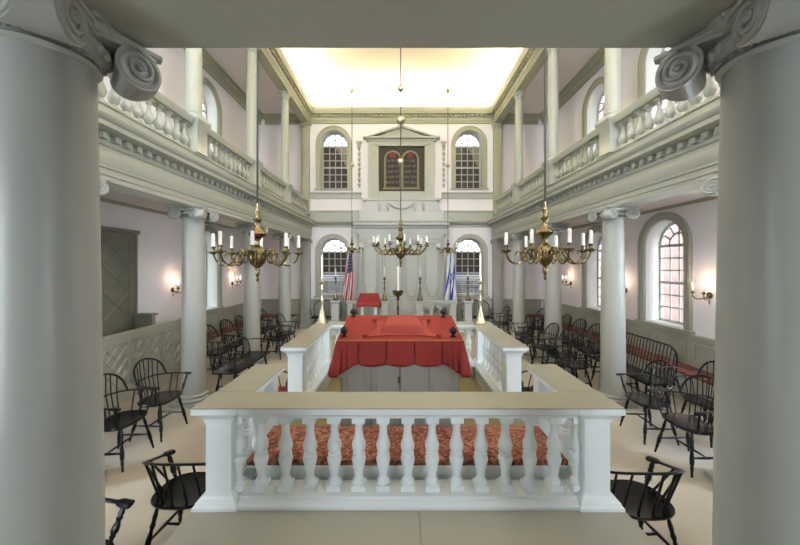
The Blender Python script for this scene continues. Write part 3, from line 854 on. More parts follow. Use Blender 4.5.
# ------------------------------------------------------------------ ark
AY = 11.2
ak = thing('ark', 'grey panelled ark cabinet with broad cornice in middle of far wall', 'ark', (0, 11.4, 0))
bm = BM(); box(bm, -1.42, 1.42, -.2, .19, .3, 3.42, .004); box(bm, -1.46, 1.46, -.23, .19, .3, .5, .006); finish('body', bm, ARKP, ak)
bm = BM(); prism(bm, [(-.2, 3.2), (-.215, 3.2), (-.215, 3.36), (-.25, 3.40), (-.27, 3.42), (-.27, 3.45), (-.42, 3.48), (-.42, 3.55), (-.46, 3.60), (-.46, 3.64), (.19, 3.64), (.19, 3.42)], 'x', -1.58, 1.58)
finish('cornice', bm, ARKP, ak)
def loop_tube(bm, pts, r=.03): tube(bm, pts, r, 6, closed=True)
def panel_moulding(bm, x0, x1, z0, z1, y):
    c = (x0 + x1) / 2; w = (x1 - x0) / 2 - .05
    P = []
    for i in range(11):          # bottom bowl
        a = PI + PI * i / 10
        P.append((c + w * .82 * math.cos(a), y, z0 + .34 + .28 * math.sin(a)))
    P += [(c + w, y, z0 + .42), (c + w, y, z1 - .32), (c + w * .8, y, z1 - .26)]
    for i in range(1, 8):        # swag top
        t = i / 8
        P.append((c + w * .8 - 2 * w * .8 * t, y, z1 - .16 - .10 * math.sin(PI * t)))
    P += [(c - w * .8, y, z1 - .26), (c - w, y, z1 - .32), (c - w, y, z0 + .42)]
    loop_tube(bm, P)
    tube(bm, smooth_path([(c - w, y, z1 - .06), (c - w * .5, y, z1 - .13), (c, y, z1 - .06), (c + w * .5, y, z1 - .13), (c + w, y, z1 - .06)], 4), .026, 6)
for x0, x1, nm in ((-1.36, -.70, 'side_panel'), (.70, 1.36, 'side_panel'), (-.66, -.01, 'door'), (.01, .66, 'door')):
    bm = BM(); box(bm, x0, x1, -.225, -.201, .6, 3.16, .006); panel_moulding(bm, x0, x1, .95, 3.14, -.24); panel_moulding(bm, x0 + .07, x1 - .07, 1.06, 3.02, -.236); finish(nm, bm, ARKP, ak)
bm = BM(); box(bm, -1.36, 1.36, -.219, -.2, .52, .58, .004); finish('plinth', bm, ARKP, ak)
at = thing('attic_panel', 'grey attic panel with carved swag above the ark cornice', 'panel', (0, 11.45, 3.645))
bm = BM(); box(bm, -1.2, 1.2, -.08, .14, 0, .70, .004); box(bm, -1.42, 1.42, -.12, .14, 0, .28, .006); box(bm, -1.3, 1.3, -.12, .14, .70, .76, .006); finish('body', bm, ARKP, at)
bm = BM()
tube(bm, smooth_path([(-.42, -.1, .62), (-.22, -.12, .47), (0, -.13, .43), (.22, -.12, .47), (.42, -.1, .62)], 5), .045, 8); finish('swag', bm, ARKP, at)
for x in (-.75, -.46, .46, .75):
    bm = BM(); lathe(bm, [(.01, .34), (.045, .40), (.05, .5), (.05, .58), (.03, .62)], 10, (x, -.09, 0)); finish('drop', bm, ARKP, at)
for s in (-1, 1):
    bm = BM(); prism(bm, [(s * 1.2, .29), (s * 1.4, .29), (s * 1.4, .36), (s * 1.33, .38), (s * 1.3, .44), (s * 1.28, .56), (s * 1.2, .68)], 'y', -.07, .13); finish('bracket', bm, ARKP, at)
# decalogue frame
df = thing('pedimented_frame', 'sage pedimented frame around the dark tablets high on the far wall', 'frame', (0.0, 11.53, 4.42))
Z = 4.42
bm = BM()
for x0, x1, z0, z1 in ((-1.13, -.785, .02, 1.98), (.785, 1.13, .02, 1.98), (-.785, .785, 1.82, 1.98), (-.785, .785, .02, .26)): box(bm, x0, x1, -.06, .065, z0, z1, .004)
box(bm, -1.36, 1.36, -.1, .065, -.02, .02); 
for s in (-1, 1):
    a, b = sorted((s * .80, s * 1.0)); box(bm, a, b, -.075, -.055, 1.55, 1.66)
    for z0, z1 in ((.3, 1.55),): box(bm, *sorted((s * .80, s * .85)), -.085, -.055, .24, 1.86)
    box(bm, *sorted((s * .95, s * .99)), -.08, -.055, 1.4, 1.9); box(bm, *sorted((s * .75, s * .99)), -.08, -.055, 1.86, 1.9)
box(bm, -.85, .85, -.085, -.055, 1.81, 1.87); box(bm, -.85, .85, -.085, -.055, .2, .26)
finish('surround', bm, SAGE, df)
bm = BM(); box(bm, -1.2, 1.2, -.1, .065, 1.98, 2.05, .01); box(bm, -1.31, 1.31, -.17, .065, 2.05, 2.12, .01)
prism(bm, [(-.85, 2.125), (.85, 2.125), (0, 2.44)], 'y', -.08, .065)
for s in (-1, 1):
    d = Vector((s * .98, 0, -.4)); 
    prism(bm, [(s * -.01, 2.50), (s * -.01, 2.43), (s * 1.0, 2.12), (s * 1.14, 2.12)], 'y', -.17, .065)
finish('pediment', bm, SAGE, df)
dt = thing('decalogue_painting', 'dark painting of twin arched tablets inside the pedimented frame', 'painting', (0, 11.5, 4.69))
bm = BM(); box(bm, -.775, .775, 0, .08, 0, 1.54); finish('canvas', bm, PAINT, dt)
def arch_shape(c, w, z0, zs): return arch(c, w, z0, zs, 14)
for s in (-1, 1):
    bm = BM(); prism(bm, arch_shape(s * .30, .235, .18, 1.10), 'y', -.008, 0); tb = finish('tablet', bm, TABL, dt)
    bm = BM(); P = lambda a, z, n: Vector((a, n, z))
    band(bm, P, arch(s * .30, .297, .12, 1.10, 16), arch(s * .30, .235, .12, 1.10, 16), -.016, 0); finish('painted_arch', bm, STONEP, dt)
    bm = BM(); lathe(bm, [(.1, 0), (.13, .05), (.09, .1), (.12, .16), (.06, .2)], 12, (s * .30, -.012, 1.14), Matrix.Diagonal((1, .12, 1, 1))); finish('painted_crown', bm, CROWNR, dt)
    bm = BM(); box(bm, s * .30 - .33, s * .30 + .33, -.014, 0, .06, .13); finish('painted_step', bm, STONEP, dt)
HEB = {1: ['אנכי יי', 'לא יהיה', 'לא תשא', 'זכור את', 'כבד את'], -1: ['לא תרצח', 'לא תנאף', 'לא תגנב', 'לא תענה', 'לא תחמד']}
for s in (-1, 1):
    for i, w in enumerate(HEB[s]):
        cu = bpy.data.curves.new('inscription', 'FONT'); cu.body = w[::-1]; cu.size = .135; cu.align_x = 'CENTER'; cu.extrude = .002
        tmp = bpy.data.objects.new('tmp', cu); COL.objects.link(tmp)
        bpy.context.view_layer.update()
        me = bpy.data.meshes.new_from_object(tmp.evaluated_get(bpy.context.evaluated_depsgraph_get()))
        bpy.data.objects.remove(tmp); bpy.data.curves.remove(cu)
        if len(me.vertices) == 0: continue
        me.materials.clear(); me.materials.append(LETT)
        o = bpy.data.objects.new('inscription', me); COL.objects.link(o); o.parent = dt
        o.rotation_euler = (PI / 2, 0, 0); o.location = (s * .30, -.012, 1.0 - i * .185)
# carved drops either side
for s, nm in ((-1, 'left'), (1, 'right')):
    t = thing('carved_drop', 'narrow carved floral drop on the wall %s of the pedimented frame' % nm, 'carving', (s * 1.46, 11.575, 4.74), group='carved drops')
    bm = BM(); box(bm, -.1, .1, -.02, .025, 1.62, 1.7, .01); box(bm, -.06, .06, -.03, .025, 1.5, 1.62, .02); finish('bracket', bm, SAGE, t)
    for i in range(8):
        bm = BM()
        M = Matrix.Translation((0, -.01, 1.42 - i * .18)) @ Matrix.Diagonal((.045, .03, .075, 1)); bmesh.ops.create_uvsphere(bm, u_segments=10, v_segments=6, radius=1, matrix=M)
        for q in (-1, 1):
            M = Matrix.Translation((q * .03, -.005, 1.45 - i * .18)) @ Matrix.Rotation(q * .5, 4, 'Y') @ Matrix.Diagonal((.02, .02, .05, 1)); bmesh.ops.create_uvsphere(bm, u_segments=8, v_segments=6, radius=1, matrix=M)
        finish('husk', bm, SAGE, t)

# ark platform and rail
ap = thing('ark_step', 'low pale step in front of the ark', 'step', (0, 10.4, 0))
bm = BM(); box(bm, -1.86, 1.86, -.35, .75, 0, .2, .006); finish('tread', bm, PLATM, ap)
bm = BM(); box(bm, -1.86, 1.86, -.37, -.351, .15, .19, .004); finish('nosing', bm, RAILP, ap)
P = lambda a, z, n: Vector((a, n, z))
for s, nm in ((-1, 'left'), (1, 'right')):
    ar = thing('ark_railing', 'pale arcaded railing section on the %s in front of the ark' % nm, 'railing', (s * 1.05, 10.25, .2), group='ark railings')
    bm = BM(); prism(bm, [(-.1, .78), (.1, .78), (.13, .82), (.13, .87), (-.13, .87), (-.13, .82)], 'x', -.63, .63); finish('handrail', bm, ARKP, ar)
    bm = BM(); box(bm, -.58, .58, -.08, .08, 0, .12, .006); finish('bottom_rail', bm, ARKP, ar)
    for q in (-1, 1):
        bm = BM(); box(bm, *sorted((q * .44, q * .60)), -.09, .09, .0, .78, .004); finish('post', bm, ARKP, ar)
    for i in range(3):
        c = -.29 + i * .29
        bm = BM(); band(bm, P, arch(c, .145, .121, .60, 10), arch(c, .112, .121, .60, 10), -.05, .05); box(bm, c - .145, c + .145, -.04, .04, .745, .779); finish('arch', bm, ARKP, ar)
for s, nm in ((-1, 'left'), (1, 'right')):
    t = thing('pedestal', 'pale square pedestal at the %s end of the ark step' % nm, 'pedestal', (s * 2.02 , 10.25, 0), group='ark pedestals')
    bm = BM(); sqlathe(bm, [(.14, 0), (.14, .1), (.11, .13), (.11, .98), (.14, 1.02), (.15, 1.04), (.15, 1.08)]); finish('shaft', bm, ARKP, t, ang=20)
    bm = BM(); box(bm, -.07, .07, -.115, -.109, .25, .85, .003); finish('panel', bm, ARKP, t)
for x, z, lb in ((-.53, 1.071, 'left of the middle on the ark railing'), (.56, 1.071, 'right of the middle on the ark railing'), (-2.02, 1.081, 'on the left pedestal beside the ark'), (2.02, 1.081, 'on the right pedestal beside the ark')):
    candlestick('slender brass candlestick ' + lb, (x, 10.25, z), .95, BRASS, .3 if abs(x) < 1 else .24, .013)
# red lectern
lt = thing('lectern', 'small red-draped lectern standing before the ark railing at left', 'lectern', (-.95, 9.65, 0))
bm = BM(); box(bm, -.25, .25, -.15, .2, 0, .06, .006); box(bm, -.22, -.16, -.1, .16, .06, 1.05, .006); box(bm, .16, .22, -.1, .16, .06, 1.05, .006); box(bm, -.22, .22, .1, .14, .06, .5, .004); finish('stand', bm, RAILP, lt)
bm = BM(); prism(bm, [(-.19, 1.04), (-.19, 1.08), (.19, 1.3), (.19, 1.04)], 'x', -.28, .28); finish('desk', bm, RAILP, lt)
bm = BM()
n = 28
topf = [(-.33 + .66 * i / n) for i in range(n + 1)]
rowsv = []
for (y, z, w, amp) in ((.2, 1.325, .82, 0), (-.2, 1.10, 1.0, 0), (-.215, 1.04, 1.03, .004), (-.225, .94, 1.08, .01)):
    rowsv.append([bm.verts.new((x * w, y + amp * math.sin(i * 1.9), z - (.05 * (1 - abs(x / .33) ** 2) * -1 if z < 1 else 0))) for i, x in enumerate(topf)])
for A, B in zip(rowsv, rowsv[1:]):
    for i in range(n): bm.faces.new((A[i], A[i + 1], B[i + 1], B[i]))
for e in (0, n):
    sgn = -1 if e == 0 else 1
    b = bm.verts.new((sgn * .36, .2, .98)); bm.faces.new((rowsv[0][e], rowsv[1][e], rowsv[2][e], rowsv[3][e], b))
o = finish('lectern_cloth', bm, RED, loc=(-.95, 9.65, .003)); tag(o, 'red cloth draped over the small lectern before the ark', 'cloth')
o.modifiers.new('Solidify', 'SOLIDIFY').thickness = .006

# ------------------------------------------------------------------ flags
def flag_mat(us):
    m = bpy.data.materials.new('striped_flag_cloth' if us else 'white_and_blue_flag_cloth'); m.use_nodes = True
    nt = m.node_tree; N = nt.nodes; L = nt.links; b = N['Principled BSDF']; b.inputs['Roughness'].default_value = .75
    uv = N.new('ShaderNodeUVMap'); sp = N.new('ShaderNodeSeparateXYZ'); L.new(uv.outputs['UV'], sp.inputs['Vector'])
    def math_(op, a, bb=None):
        n = N.new('ShaderNodeMath'); n.operation = op
        for k, v in enumerate((a, bb)):
            if v is None: continue
            if isinstance(v, (int, float)): n.inputs[k].default_value = v
            else: L.new(v, n.inputs[k])
        return n.outputs[0]
    def mix(f, A, B):
        n = N.new('ShaderNodeMix'); n.data_type = 'RGBA'; L.new(f, n.inputs['Factor'])
        for k, v in (('A', A), ('B', B)):
            if isinstance(v, tuple): n.inputs[k].default_value = v
            else: L.new(v, n.inputs[k])
        return n.outputs['Result']
    X, Y = sp.outputs['X'], sp.outputs['Y']     # X along fly 0..1, Y along hoist 0..1
    if us:
        st = math_('MODULO', math_('FLOOR', math_('MULTIPLY', Y, 13)), 2)
        stripes = mix(st, rgb(178, 34, 52), rgb(235, 232, 228))
        can = math_('MULTIPLY', math_('LESS_THAN', X, .4), math_('GREATER_THAN', Y, 6 / 13))
        fx = math_('SUBTRACT', math_('FRACT', math_('MULTIPLY', X, 15)), .5); fy = math_('SUBTRACT', math_('FRACT', math_('MULTIPLY', Y, 13)), .5)
        dd = math_('ADD', math_('MULTIPLY', fx, fx), math_('MULTIPLY', fy, fy))
        star = math_('LESS_THAN', dd, .022)
        canton = mix(star, rgb(44, 54, 100), rgb(225, 225, 230))
        L.new(mix(can, stripes, canton), b.inputs['Base Color'])
    else:
        a = math_('ABSOLUTE', math_('SUBTRACT', Y, .5))
        bandm = math_('MULTIPLY', math_('GREATER_THAN', a, .24), math_('LESS_THAN', a, .41))
        # six pointed star outline as two triangles
        def tri(sign):
            x = math_('MULTIPLY', math_('SUBTRACT', X, .5), 1.45); y = math_('MULTIPLY', math_('SUBTRACT', Y, .5), sign)
            d1 = math_('MULTIPLY', y, -1.0)
            d2 = math_('ADD', math_('MULTIPLY', x, .866), math_('MULTIPLY', y, .5))
            d3 = math_('ADD', math_('MULTIPLY', x, -.866), math_('MULTIPLY', y, .5))
            mxx = math_('MAXIMUM', d1, math_('MAXIMUM', d2, d3))
            return math_('MULTIPLY', math_('LESS_THAN', mxx, .105), math_('GREATER_THAN', mxx, .07))
        star = math_('MAXIMUM', tri(1.0), tri(-1.0))
        L.new(mix(math_('MAXIMUM', bandm, star), rgb(232, 232, 236), rgb(28, 62, 190)), b.inputs['Base Color'])
    return m
def flag(label, x, y, us, lean):
    t = thing('flag', label, 'flag', (x, y, .2), group='flags beside the ark')
    bm = BM(); tube(bm, [(0, 0, .03), (0, 0, 2.38)], .014, 10); finish('pole', bm, BRASS, t)
    bm = BM(); lathe(bm, [(.13, 0), (.13, .02), (.05, .04), (.03, .08)], 20); finish('stand', bm, BRASS, t)
    bm = BM(); lathe(bm, [(.01, 2.38), (.03, 2.40), (.02, 2.43), (.035, 2.46), (.005, 2.56)], 12); finish('finial', bm, BRASSL, t)
    bm = BM(); uvl = bm.loops.layers.uv.new('UVMap')
    ni, nj = 40, 24
    G = {}
    H, F = 1.0, 1.55
    for i in range(ni + 1):        # across hoist, gathered
        for j in range(nj + 1):    # down the fly
            h, f = i / ni, j / nj
            wd = .15 + .22 * f ** .8
            px = (h - .5) * wd + lean * .10 * f
            py = -.03 + .06 * math.sin(h * 5 * PI + f * 1.0) * (.35 + f)
            pz = 2.36 - F * f - (1 - h) * .10 * (1 - f) - .06 * f * (h - .5) * lean
            G[i, j] = bm.verts.new((px, py - .02, pz))
    for i in range(ni):
        for j in range(nj):
            fc = bm.faces.new((G[i, j], G[i + 1, j], G[i + 1, j + 1], G[i, j + 1]))
            for lp, (a, b_) in zip(fc.loops, ((i, j), (i + 1, j), (i + 1, j + 1), (i, j + 1))):
                hh = a / ni; ff = b_ / nj
                lp[uvl].uv = (min(1, ff * (.95 if not us else 1.0)), min(1, max(0, (.3 + .7 * hh + .25 * (ff - .4)) if us else hh + .7 * (ff - .55))))
    o = finish('banner', bm, flag_mat(us), t, ang=80)
flag('red, white and blue striped flag hanging left of the ark', -1.68, 10.86, True, -.5)
flag('white and blue flag hanging right of the ark', 1.58, 10.86, False, .1)

# ------------------------------------------------------------------ chandeliers
def chandelier(label, loc, narm, R, S, phase, ztop, balls=(), bigball=None, lift=0):
    t = thing('chandelier', label, 'chandelier', loc, group='brass chandeliers')
    # z=0 at arm level (centre of the globe)
    bm = BM()
    prof = [(.004, -.25), (.016, -.235), (.02, -.22), (.012, -.205), (.02, -.19), (.026, -.17), (.03, -.13), (.022, -.12), (.05, -.10), (.085, -.07), (.105, -.03), (.11, .0), (.105, .03), (.085, .06), (.05, .085), (.03, .10), (.028, .13), (.036, .15), (.05, .165), (.085, .18), (.1, .2), (.092, .215), (.05, .24), (.034, .27), (.03, .30), (.045, .32), (.05, .335), (.03, .35), (.022, .38), (.034, .40), (.034, .42), (.018, .44), (.018, .47), (.008, .49)]
    lathe(bm, [(r * S * .84, z * S * (1.06 if z < 0 else 1.1)) for r, z in prof], 22); finish('stem', bm, BRASS, t)
    bm = BM(); tube(bm, [(0, 0, .52 * S), (0, 0, ztop)], .010, 8); finish('rod', bm, IRON, t)
    for z in balls:
        bm = BM(); bmesh.ops.create_uvsphere(bm, u_segments=16, v_segments=10, radius=.07, matrix=Matrix.Translation((0, 0, z))); finish('ball', bm, BRASSL, t)
    if bigball:
        bm = BM(); bmesh.ops.create_uvsphere(bm, u_segments=18, v_segments=12, radius=.09, matrix=Matrix.Translation((0, 0, bigball))); finish('ball', bm, BRASSL, t)
    bm = BM()
    p = [(.09 * S, 0, -.01), (R * .32, 0, .06), (R * .45, 0, .03), (R * .56, 0, -.06), (R * .74, 0, -.10 + lift * .5), (R * .92, 0, -.06 + lift), (R, 0, .02 + lift)]
    tube(bm, smooth_path(p, 4), .0085 * S, 8)
    tube(bm, smooth_path([(R * .45, 0, .03), (R * .36, 0, -.03), (R * .44, 0, -.075), (R * .55, 0, -.05), (R * .52, 0, -.02)], 4), .006 * S, 6)
    tube(bm, smooth_path([(R * .62, 0, -.08), (R * .60, 0, .0), (R * .70, 0, .03), (R * .74, 0, -.01)], 4), .005 * S, 6)
    lathe(bm, [(.012, .01), (.03, .02), (.05, .03), (.052, .036), (.02, .036), (.014, .05), (.018, .07), (.022, .085), (.016, .088)], 14, (R, 0, lift))
    arm = finish('arm', bm, BRASS, t)
    bm = BM(); lathe(bm, [(.0165, 0), (.0165, .125), (.006, .132)], 10); cd = finish('candle', bm, WAX, arm, loc=(R, 0, .084 + lift))
    arm.rotation_euler = (0, 0, phase)
    for k in range(1, narm):
        a2 = arm.copy(); COL.objects.link(a2); a2.parent = t; a2.rotation_euler = (0, 0, phase + 2 * PI * k / narm)
        c2 = cd.copy(); COL.objects.link(c2); c2.parent = a2
    return t
chandelier('large brass chandelier hanging at left beside the gallery', (-1.50, 3.4, 2.25), 8, .40, 1.0, .30, 5.86)
chandelier('large brass chandelier hanging at right beside the gallery', (1.42, 3.4, 2.27), 8, .41, 1.0, .1, 5.84)
MIDC = chandelier('largest brass chandelier hanging in the middle over the red cloth', (-.04, 6.95, 2.44), 12, .56, 1.25, .13, 5.64, balls=(3.38, 1.86), bigball=2.72, lift=.09)
chandelier('small brass chandelier hanging in front of the striped flag', (-1.53, 10.3, 2.62), 6, .34, .8, .4, 5.54, balls=(4.9, 2.6))
chandelier('small brass chandelier hanging in front of the white and blue flag', (1.42, 10.3, 2.62), 6, .34, .8, .2, 5.54, balls=(4.9, 2.6))

# ------------------------------------------------------------------ sconces
def sconce(side, y, z, label):
    s = -1 if side == 'left' else 1
    t = thing('wall_sconce', label, 'sconce', (s * (XW - .001), y, z), 0 if s < 0 else PI, group='lit wall sconces')
    bm = BM(); lathe(bm, [(.05, 0), (.055, .008), (.03, .015), (.015, .02)], 18, (0, 0, 0), Matrix.Rotation(PI / 2, 4, 'Y')); finish('backplate', bm, BRASS, t)
    bm = BM()
    for q in (-1, 1):
        tube(bm, smooth_path([(.015, 0, 0), (.08, q * .03, -.05), (.15, q * .08, -.06), (.19, q * .1, -.01), (.19, q * .1, .03)], 4), .008, 8)
        lathe(bm, [(.01, .0), (.035, .02), (.036, .026), (.014, .03), (.014, .05)], 12, (.19, q * .1, .02))
    tube(bm, smooth_path([(.01, 0, 0), (.02, 0, -.08), (.01, 0, -.14)], 3), .007, 6)
    finish('arms', bm, BRASS, t)
    for q in (-1, 1):
        bm = BM(); lathe(bm, [(.012, .06), (.012, .14)], 10, (.19, q * .1, 0)); c = finish('candle', bm, WAX, t)
        bm = BM(); lathe(bm, [(.004, .14), (.012, .155), (.013, .168), (.007, .19), (.001, .21)], 10, (.19, q * .1, 0)); finish('bulb', bm, FLAME, c)
    L = bpy.data.lights.new('sconce_light', 'POINT'); L.energy = 2.4; L.color = (1, .70, .48); L.shadow_soft_size = .03
    o = bpy.data.objects.new('sconce_light', L); COL.objects.link(o); o.parent = t; o.location = (.21, 0, .22)
sconce('left', 7.13, 1.63, 'lit two-candle sconce on left wall beside the lattice seat')
sconce('left', 9.67, 1.63, 'lit two-candle sconce on left wall beyond the window')
sconce('right', 9.7, 1.63, 'lit two-candle sconce on right wall, farthest one')
sconce('right', 7.34, 1.60, 'lit sconce on right wall half behind the column')
sconce('right', 5.35, 1.67, 'lit two-candle sconce on right wall nearest the foreground column')

# ------------------------------------------------------------------ presidents' seat on the left
pp = thing('pew_partition', 'sage partition with diamond fret panels below the lattice seat', 'partition', (-4.45, 3.3, 0))
bm = BM(); box(bm, -.03, .03, 0, 3.55, 0, 1.03, .003); box(bm, -.05, .045, -.01, 3.56, 1.03, 1.09, .008); box(bm, .03, .045, 0, 3.55, 0, .14, .004); finish('frame', bm, SAGE, pp)
for i in range(5):
    y0 = .08 + i * .69; y1 = y0 + .61; z0, z1 = .24, .94
    bm = BM()
    for a, b, c, d in ((y0, y1, z0, z0 + .02), (y0, y1, z1 - .02, z1), (y0, y0 + .02, z0, z1), (y1 - .02, y1, z0, z1)): box(bm, .03, .058, a, b, c, d)
    c, zc = (y0 + y1) / 2, (z0 + z1) / 2
    for k in range(-2, 3):
        for sg in (-1, 1):
            pts = []
            o_ = k * .2
            # diagonal bars clipped to the panel
            L_ = []
            for tt in (-.8, .8):
                L_.append((c + tt * .5 + 0, zc + sg * tt * .5 + o_))
            (ya, za), (yb, zb) = L_
            def clip(ya, za, yb, zb):
                t0, t1 = 0, 1; dy, dz = yb - ya, zb - za
                for p_, q_ in ((-dy, ya - y0 - .02), (dy, y1 - .02 - ya), (-dz, za - z0 - .02), (dz, z1 - .02 - za)):
                    if p_ == 0: continue
                    r_ = q_ / p_
                    if p_ < 0: t0 = max(t0, r_)
                    else: t1 = min(t1, r_)
                return (t0, t1) if t1 - t0 > .05 else None
            r = clip(ya, za, yb, zb)
            if not r: continue
            p = Vector((.036, ya + (yb - ya) * r[0], za + (zb - za) * r[0])); q = Vector((.036, ya + (yb - ya) * r[1], za + (zb - za) * r[1]))
            tube(bm, [p, q], .02, 4)
    finish('fret_panel', bm, SAGE, pp)
ps = thing('high_backed_seat', 'olive high-backed seat with crossed lattice panel on the left wall', 'seat', (-4.866, 5.35, .99))
bm = BM(); box(bm, -.03, .05, -.74, .70, .0, 1.72, .004); box(bm, -.03, .09, -.80, .75, 1.72, 1.79, .01); box(bm, -.03, .075, -.76, -.70, 0, 1.72, .004); box(bm, -.03, .075, .66, .71, 0, 1.72, .004); finish('back_panel', bm, OLIVEP, ps)
bm = BM()
y0, y1, z0, z1 = -.02, .56, .26, 1.60
for a, b, c, d in ((y0, y1, z0, z0 + .03), (y0, y1, z1 - .03, z1), (y0, y0 + .03, z0, z1), (y1 - .03, y1, z0, z1)): box(bm, .05, .07, a, b, c, d)
for k in range(3):
    zz0 = z0 + (z1 - z0) * k / 3; zz1 = z0 + (z1 - z0) * (k + 1) / 3
    tube(bm, [(.06, y0 + .02, zz0), (.06, y1 - .02, zz1)], .022, 4); tube(bm, [(.06, y1 - .02, zz0), (.06, y0 + .02, zz1)], .022, 4)
finish('lattice', bm, OLIVEP, ps)
bm = BM(); box(bm, .09, .40, .62, .70, .0, .26, .004); box(bm, .09, .42, .58, .74, .26, .30, .008); finish('armrest', bm, OLIVEP, ps)

# ------------------------------------------------------------------ wall benches and cushions
def wallbench(label, clabel, x0, x1, y0, y1):
    t = thing('wall_bench', label, 'bench', ((x0 + x1) / 2, (y0 + y1) / 2, 0), group='wall benches')
    hx, hy = (x1 - x0) / 2, (y1 - y0) / 2
    bm = BM(); box(bm, -hx, hx, -hy, hy, .38, .42, .006); finish('seat_board', bm, SAGE, t)
    bm = BM(); box(bm, -hx * .92, hx * .92, -hy, hy, 0, .38); finish('base', bm, SAGE, t)
    bm = BM(); cushion(bm, -hx * .95, hx * .95, -hy * .99, hy * .99, 0, .06, 8, max(8, int(hy * 8)) if hy > hx else 6, .002)
    o = finish('bench_cushion', bm, PLAID, loc=((x0 + x1) / 2, (y0 + y1) / 2, .421)); tag(o, clabel, 'cushion', 'wall bench cushions')
wallbench('sage bench along the right wall under the windows', 'long rust-red cushion on the bench along the right wall', 4.42, 4.85, 2.2, 11.1)
wallbench('sage bench along the left wall beyond the fret partition', 'long rust-red cushion on the bench along the left wall', -4.85, -4.42, 6.95, 11.1)
wallbench('sage bench against the far wall in the left aisle', 'rust-red cushion on the far wall bench in the left aisle', -4.85, -3.56, 11.12, 11.54)
wallbench('sage bench against the far wall in the right aisle', 'rust-red cushion on the far wall bench in the right aisle', 3.56, 4.85, 11.12, 11.54)

# ------------------------------------------------------------------ windsor chairs (front faces +x)
def turned(bm, p, q, r, n=8):
    p, q = Vector(p), Vector(q)
    T = [(0, .7), (.1, .75), (.2, 1.0), (.28, .8), (.34, 1.15), (.4, .7), (.55, 1.2), (.68, 1.25), (.76, .75), (.8, 1.05), (.85, .75), (1, .6)]
    tube(bm, [p.lerp(q, t) for t, _ in T], [r * k for _, k in T], n)
def seat_bm(w, d, z, th=.042):
    bm = BM(); n = 36; rings = []
    def outl(k):
        P = []
        for i in range(n):
            a = 2 * PI * i / n
            ex = .75
            c, s_ = math.cos(a), math.sin(a)
            x = d / 2 * math.copysign(abs(c) ** ex, c); y = w / 2 * math.copysign(abs(s_) ** ex, s_)
            P.append((x * k, y * k))
        return P
    prof = [(.86, -th), (.97, -th * .6), (1.0, -th * .25), (.985, 0), (.8, -.006), (.45, -.014), (.12, -.013)]
    for k, dz in prof:
        rings.append([bm.verts.new((x, y, z + dz + (.012 * max(0, x / d) if k < .99 else 0))) for x, y in outl(k)])
    for A, B in zip(rings, rings[1:]):
        for i in range(n): bm.faces.new((A[i], A[(i + 1) % n], B[(i + 1) % n], B[i]))
    bm.faces.new(rings[0]); bm.faces.new(rings[-1])
    return bm
def legs(t, hx, hy, sx, sy, z):
    pos = []
    for a in (1, -1):
        for b in (1, -1):
            bm = BM(); turned(bm, (a * hx, b * hy, z), (a * sx - (0.02 if a < 0 else 0), b * sy, 0), .0165); finish('leg', bm, BLACK, t); pos.append((a, b))
    bm = BM()
    k = .58
    X = lambda a: a * (hx + (sx - hx) * k); Yb = lambda b: b * (hy + (sy - hy) * k); zz = z * (1 - k)
    for b in (1, -1): tube(bm, [(X(1), Yb(b), zz), (0, Yb(b), zz), (X(-1), Yb(b), zz)], [.008, .014, .008], 8)
    tube(bm, [(0, Yb(1), zz), (0, 0, zz), (0, Yb(-1), zz)], [.008, .014, .008], 8)
    finish('stretcher', bm, BLACK, t)
def sackback(label, loc=(0, 0, 0), rz=0):
    t = thing('windsor_armchair', label, 'chair', loc, rz, 'black windsor chairs')
    finish('seat', seat_bm(.49, .40, .45), SEATB, t)
    legs(t, .12, .16, .19, .235, .42)
    def arm(u):      # u in -1..1
        a = PI + u * PI * .62
        return Vector((.02 + .24 * math.cos(a) * (1.0 if abs(u) < .8 else 1), .265 * math.sin(-a) if False else .275 * math.sin(a), .68))
    bm = BM()
    pts = [Vector((.20, -.29, .672)), Vector((.10, -.285, .68)), Vector((-.04, -.265, .683)), Vector((-.15, -.2, .687)), Vector((-.205, -.1, .69)), Vector((-.22, 0, .69))]
    full = pts + [Vector((p.x, -p.y, p.z)) for p in reversed(pts[:-1])]
    sp = smooth_path(full, 3)
    tube(bm, sp, [.026 if i < 3 or i > len(sp) - 4 else .016 for i in range(len(sp))], 8, flat=.55); finish('arm_rail', bm, BLACK, t)
    hp = [Vector((-.10, -.235, .685)), Vector((-.15, -.232, .79)), Vector((-.19, -.19, .87)), Vector((-.22, -.1, .92)), Vector((-.23, 0, .935))]
    hfull = hp + [Vector((p.x, -p.y, p.z)) for p in reversed(hp[:-1])]
    hs = smooth_path(hfull, 4)
    bm = BM(); tube(bm, hs, .011, 8); finish('back_hoop', bm, BLACK, t)
    for i in range(7):
        f = (i - 3) / 3
        y0 = f * .15; y1 = f * .19
        best = min(hs, key=lambda p: abs(p.y - y1) if p.z > .75 else 9)
        bm = BM(); tube(bm, [(-.165 + .03 * abs(f), y0, .44), (-.212 + .035 * f * f, (y0 + y1) / 2, .688), best], .006, 6); finish('spindle', bm, BLACK, t)
    for sg in (-1, 1):
        bm = BM(); turned(bm, (.155, sg * .285, .67), (.12, sg * .225, .44), .013); finish('arm_post', bm, BLACK, t)
        for x, x2 in ((.04, .03), (-.05, -.06)):
            bm = BM(); tube(bm, [(x2, sg * .235, .44), (x, sg * .27, .68)], .006, 6); finish('short_spindle', bm, BLACK, t)
    return t
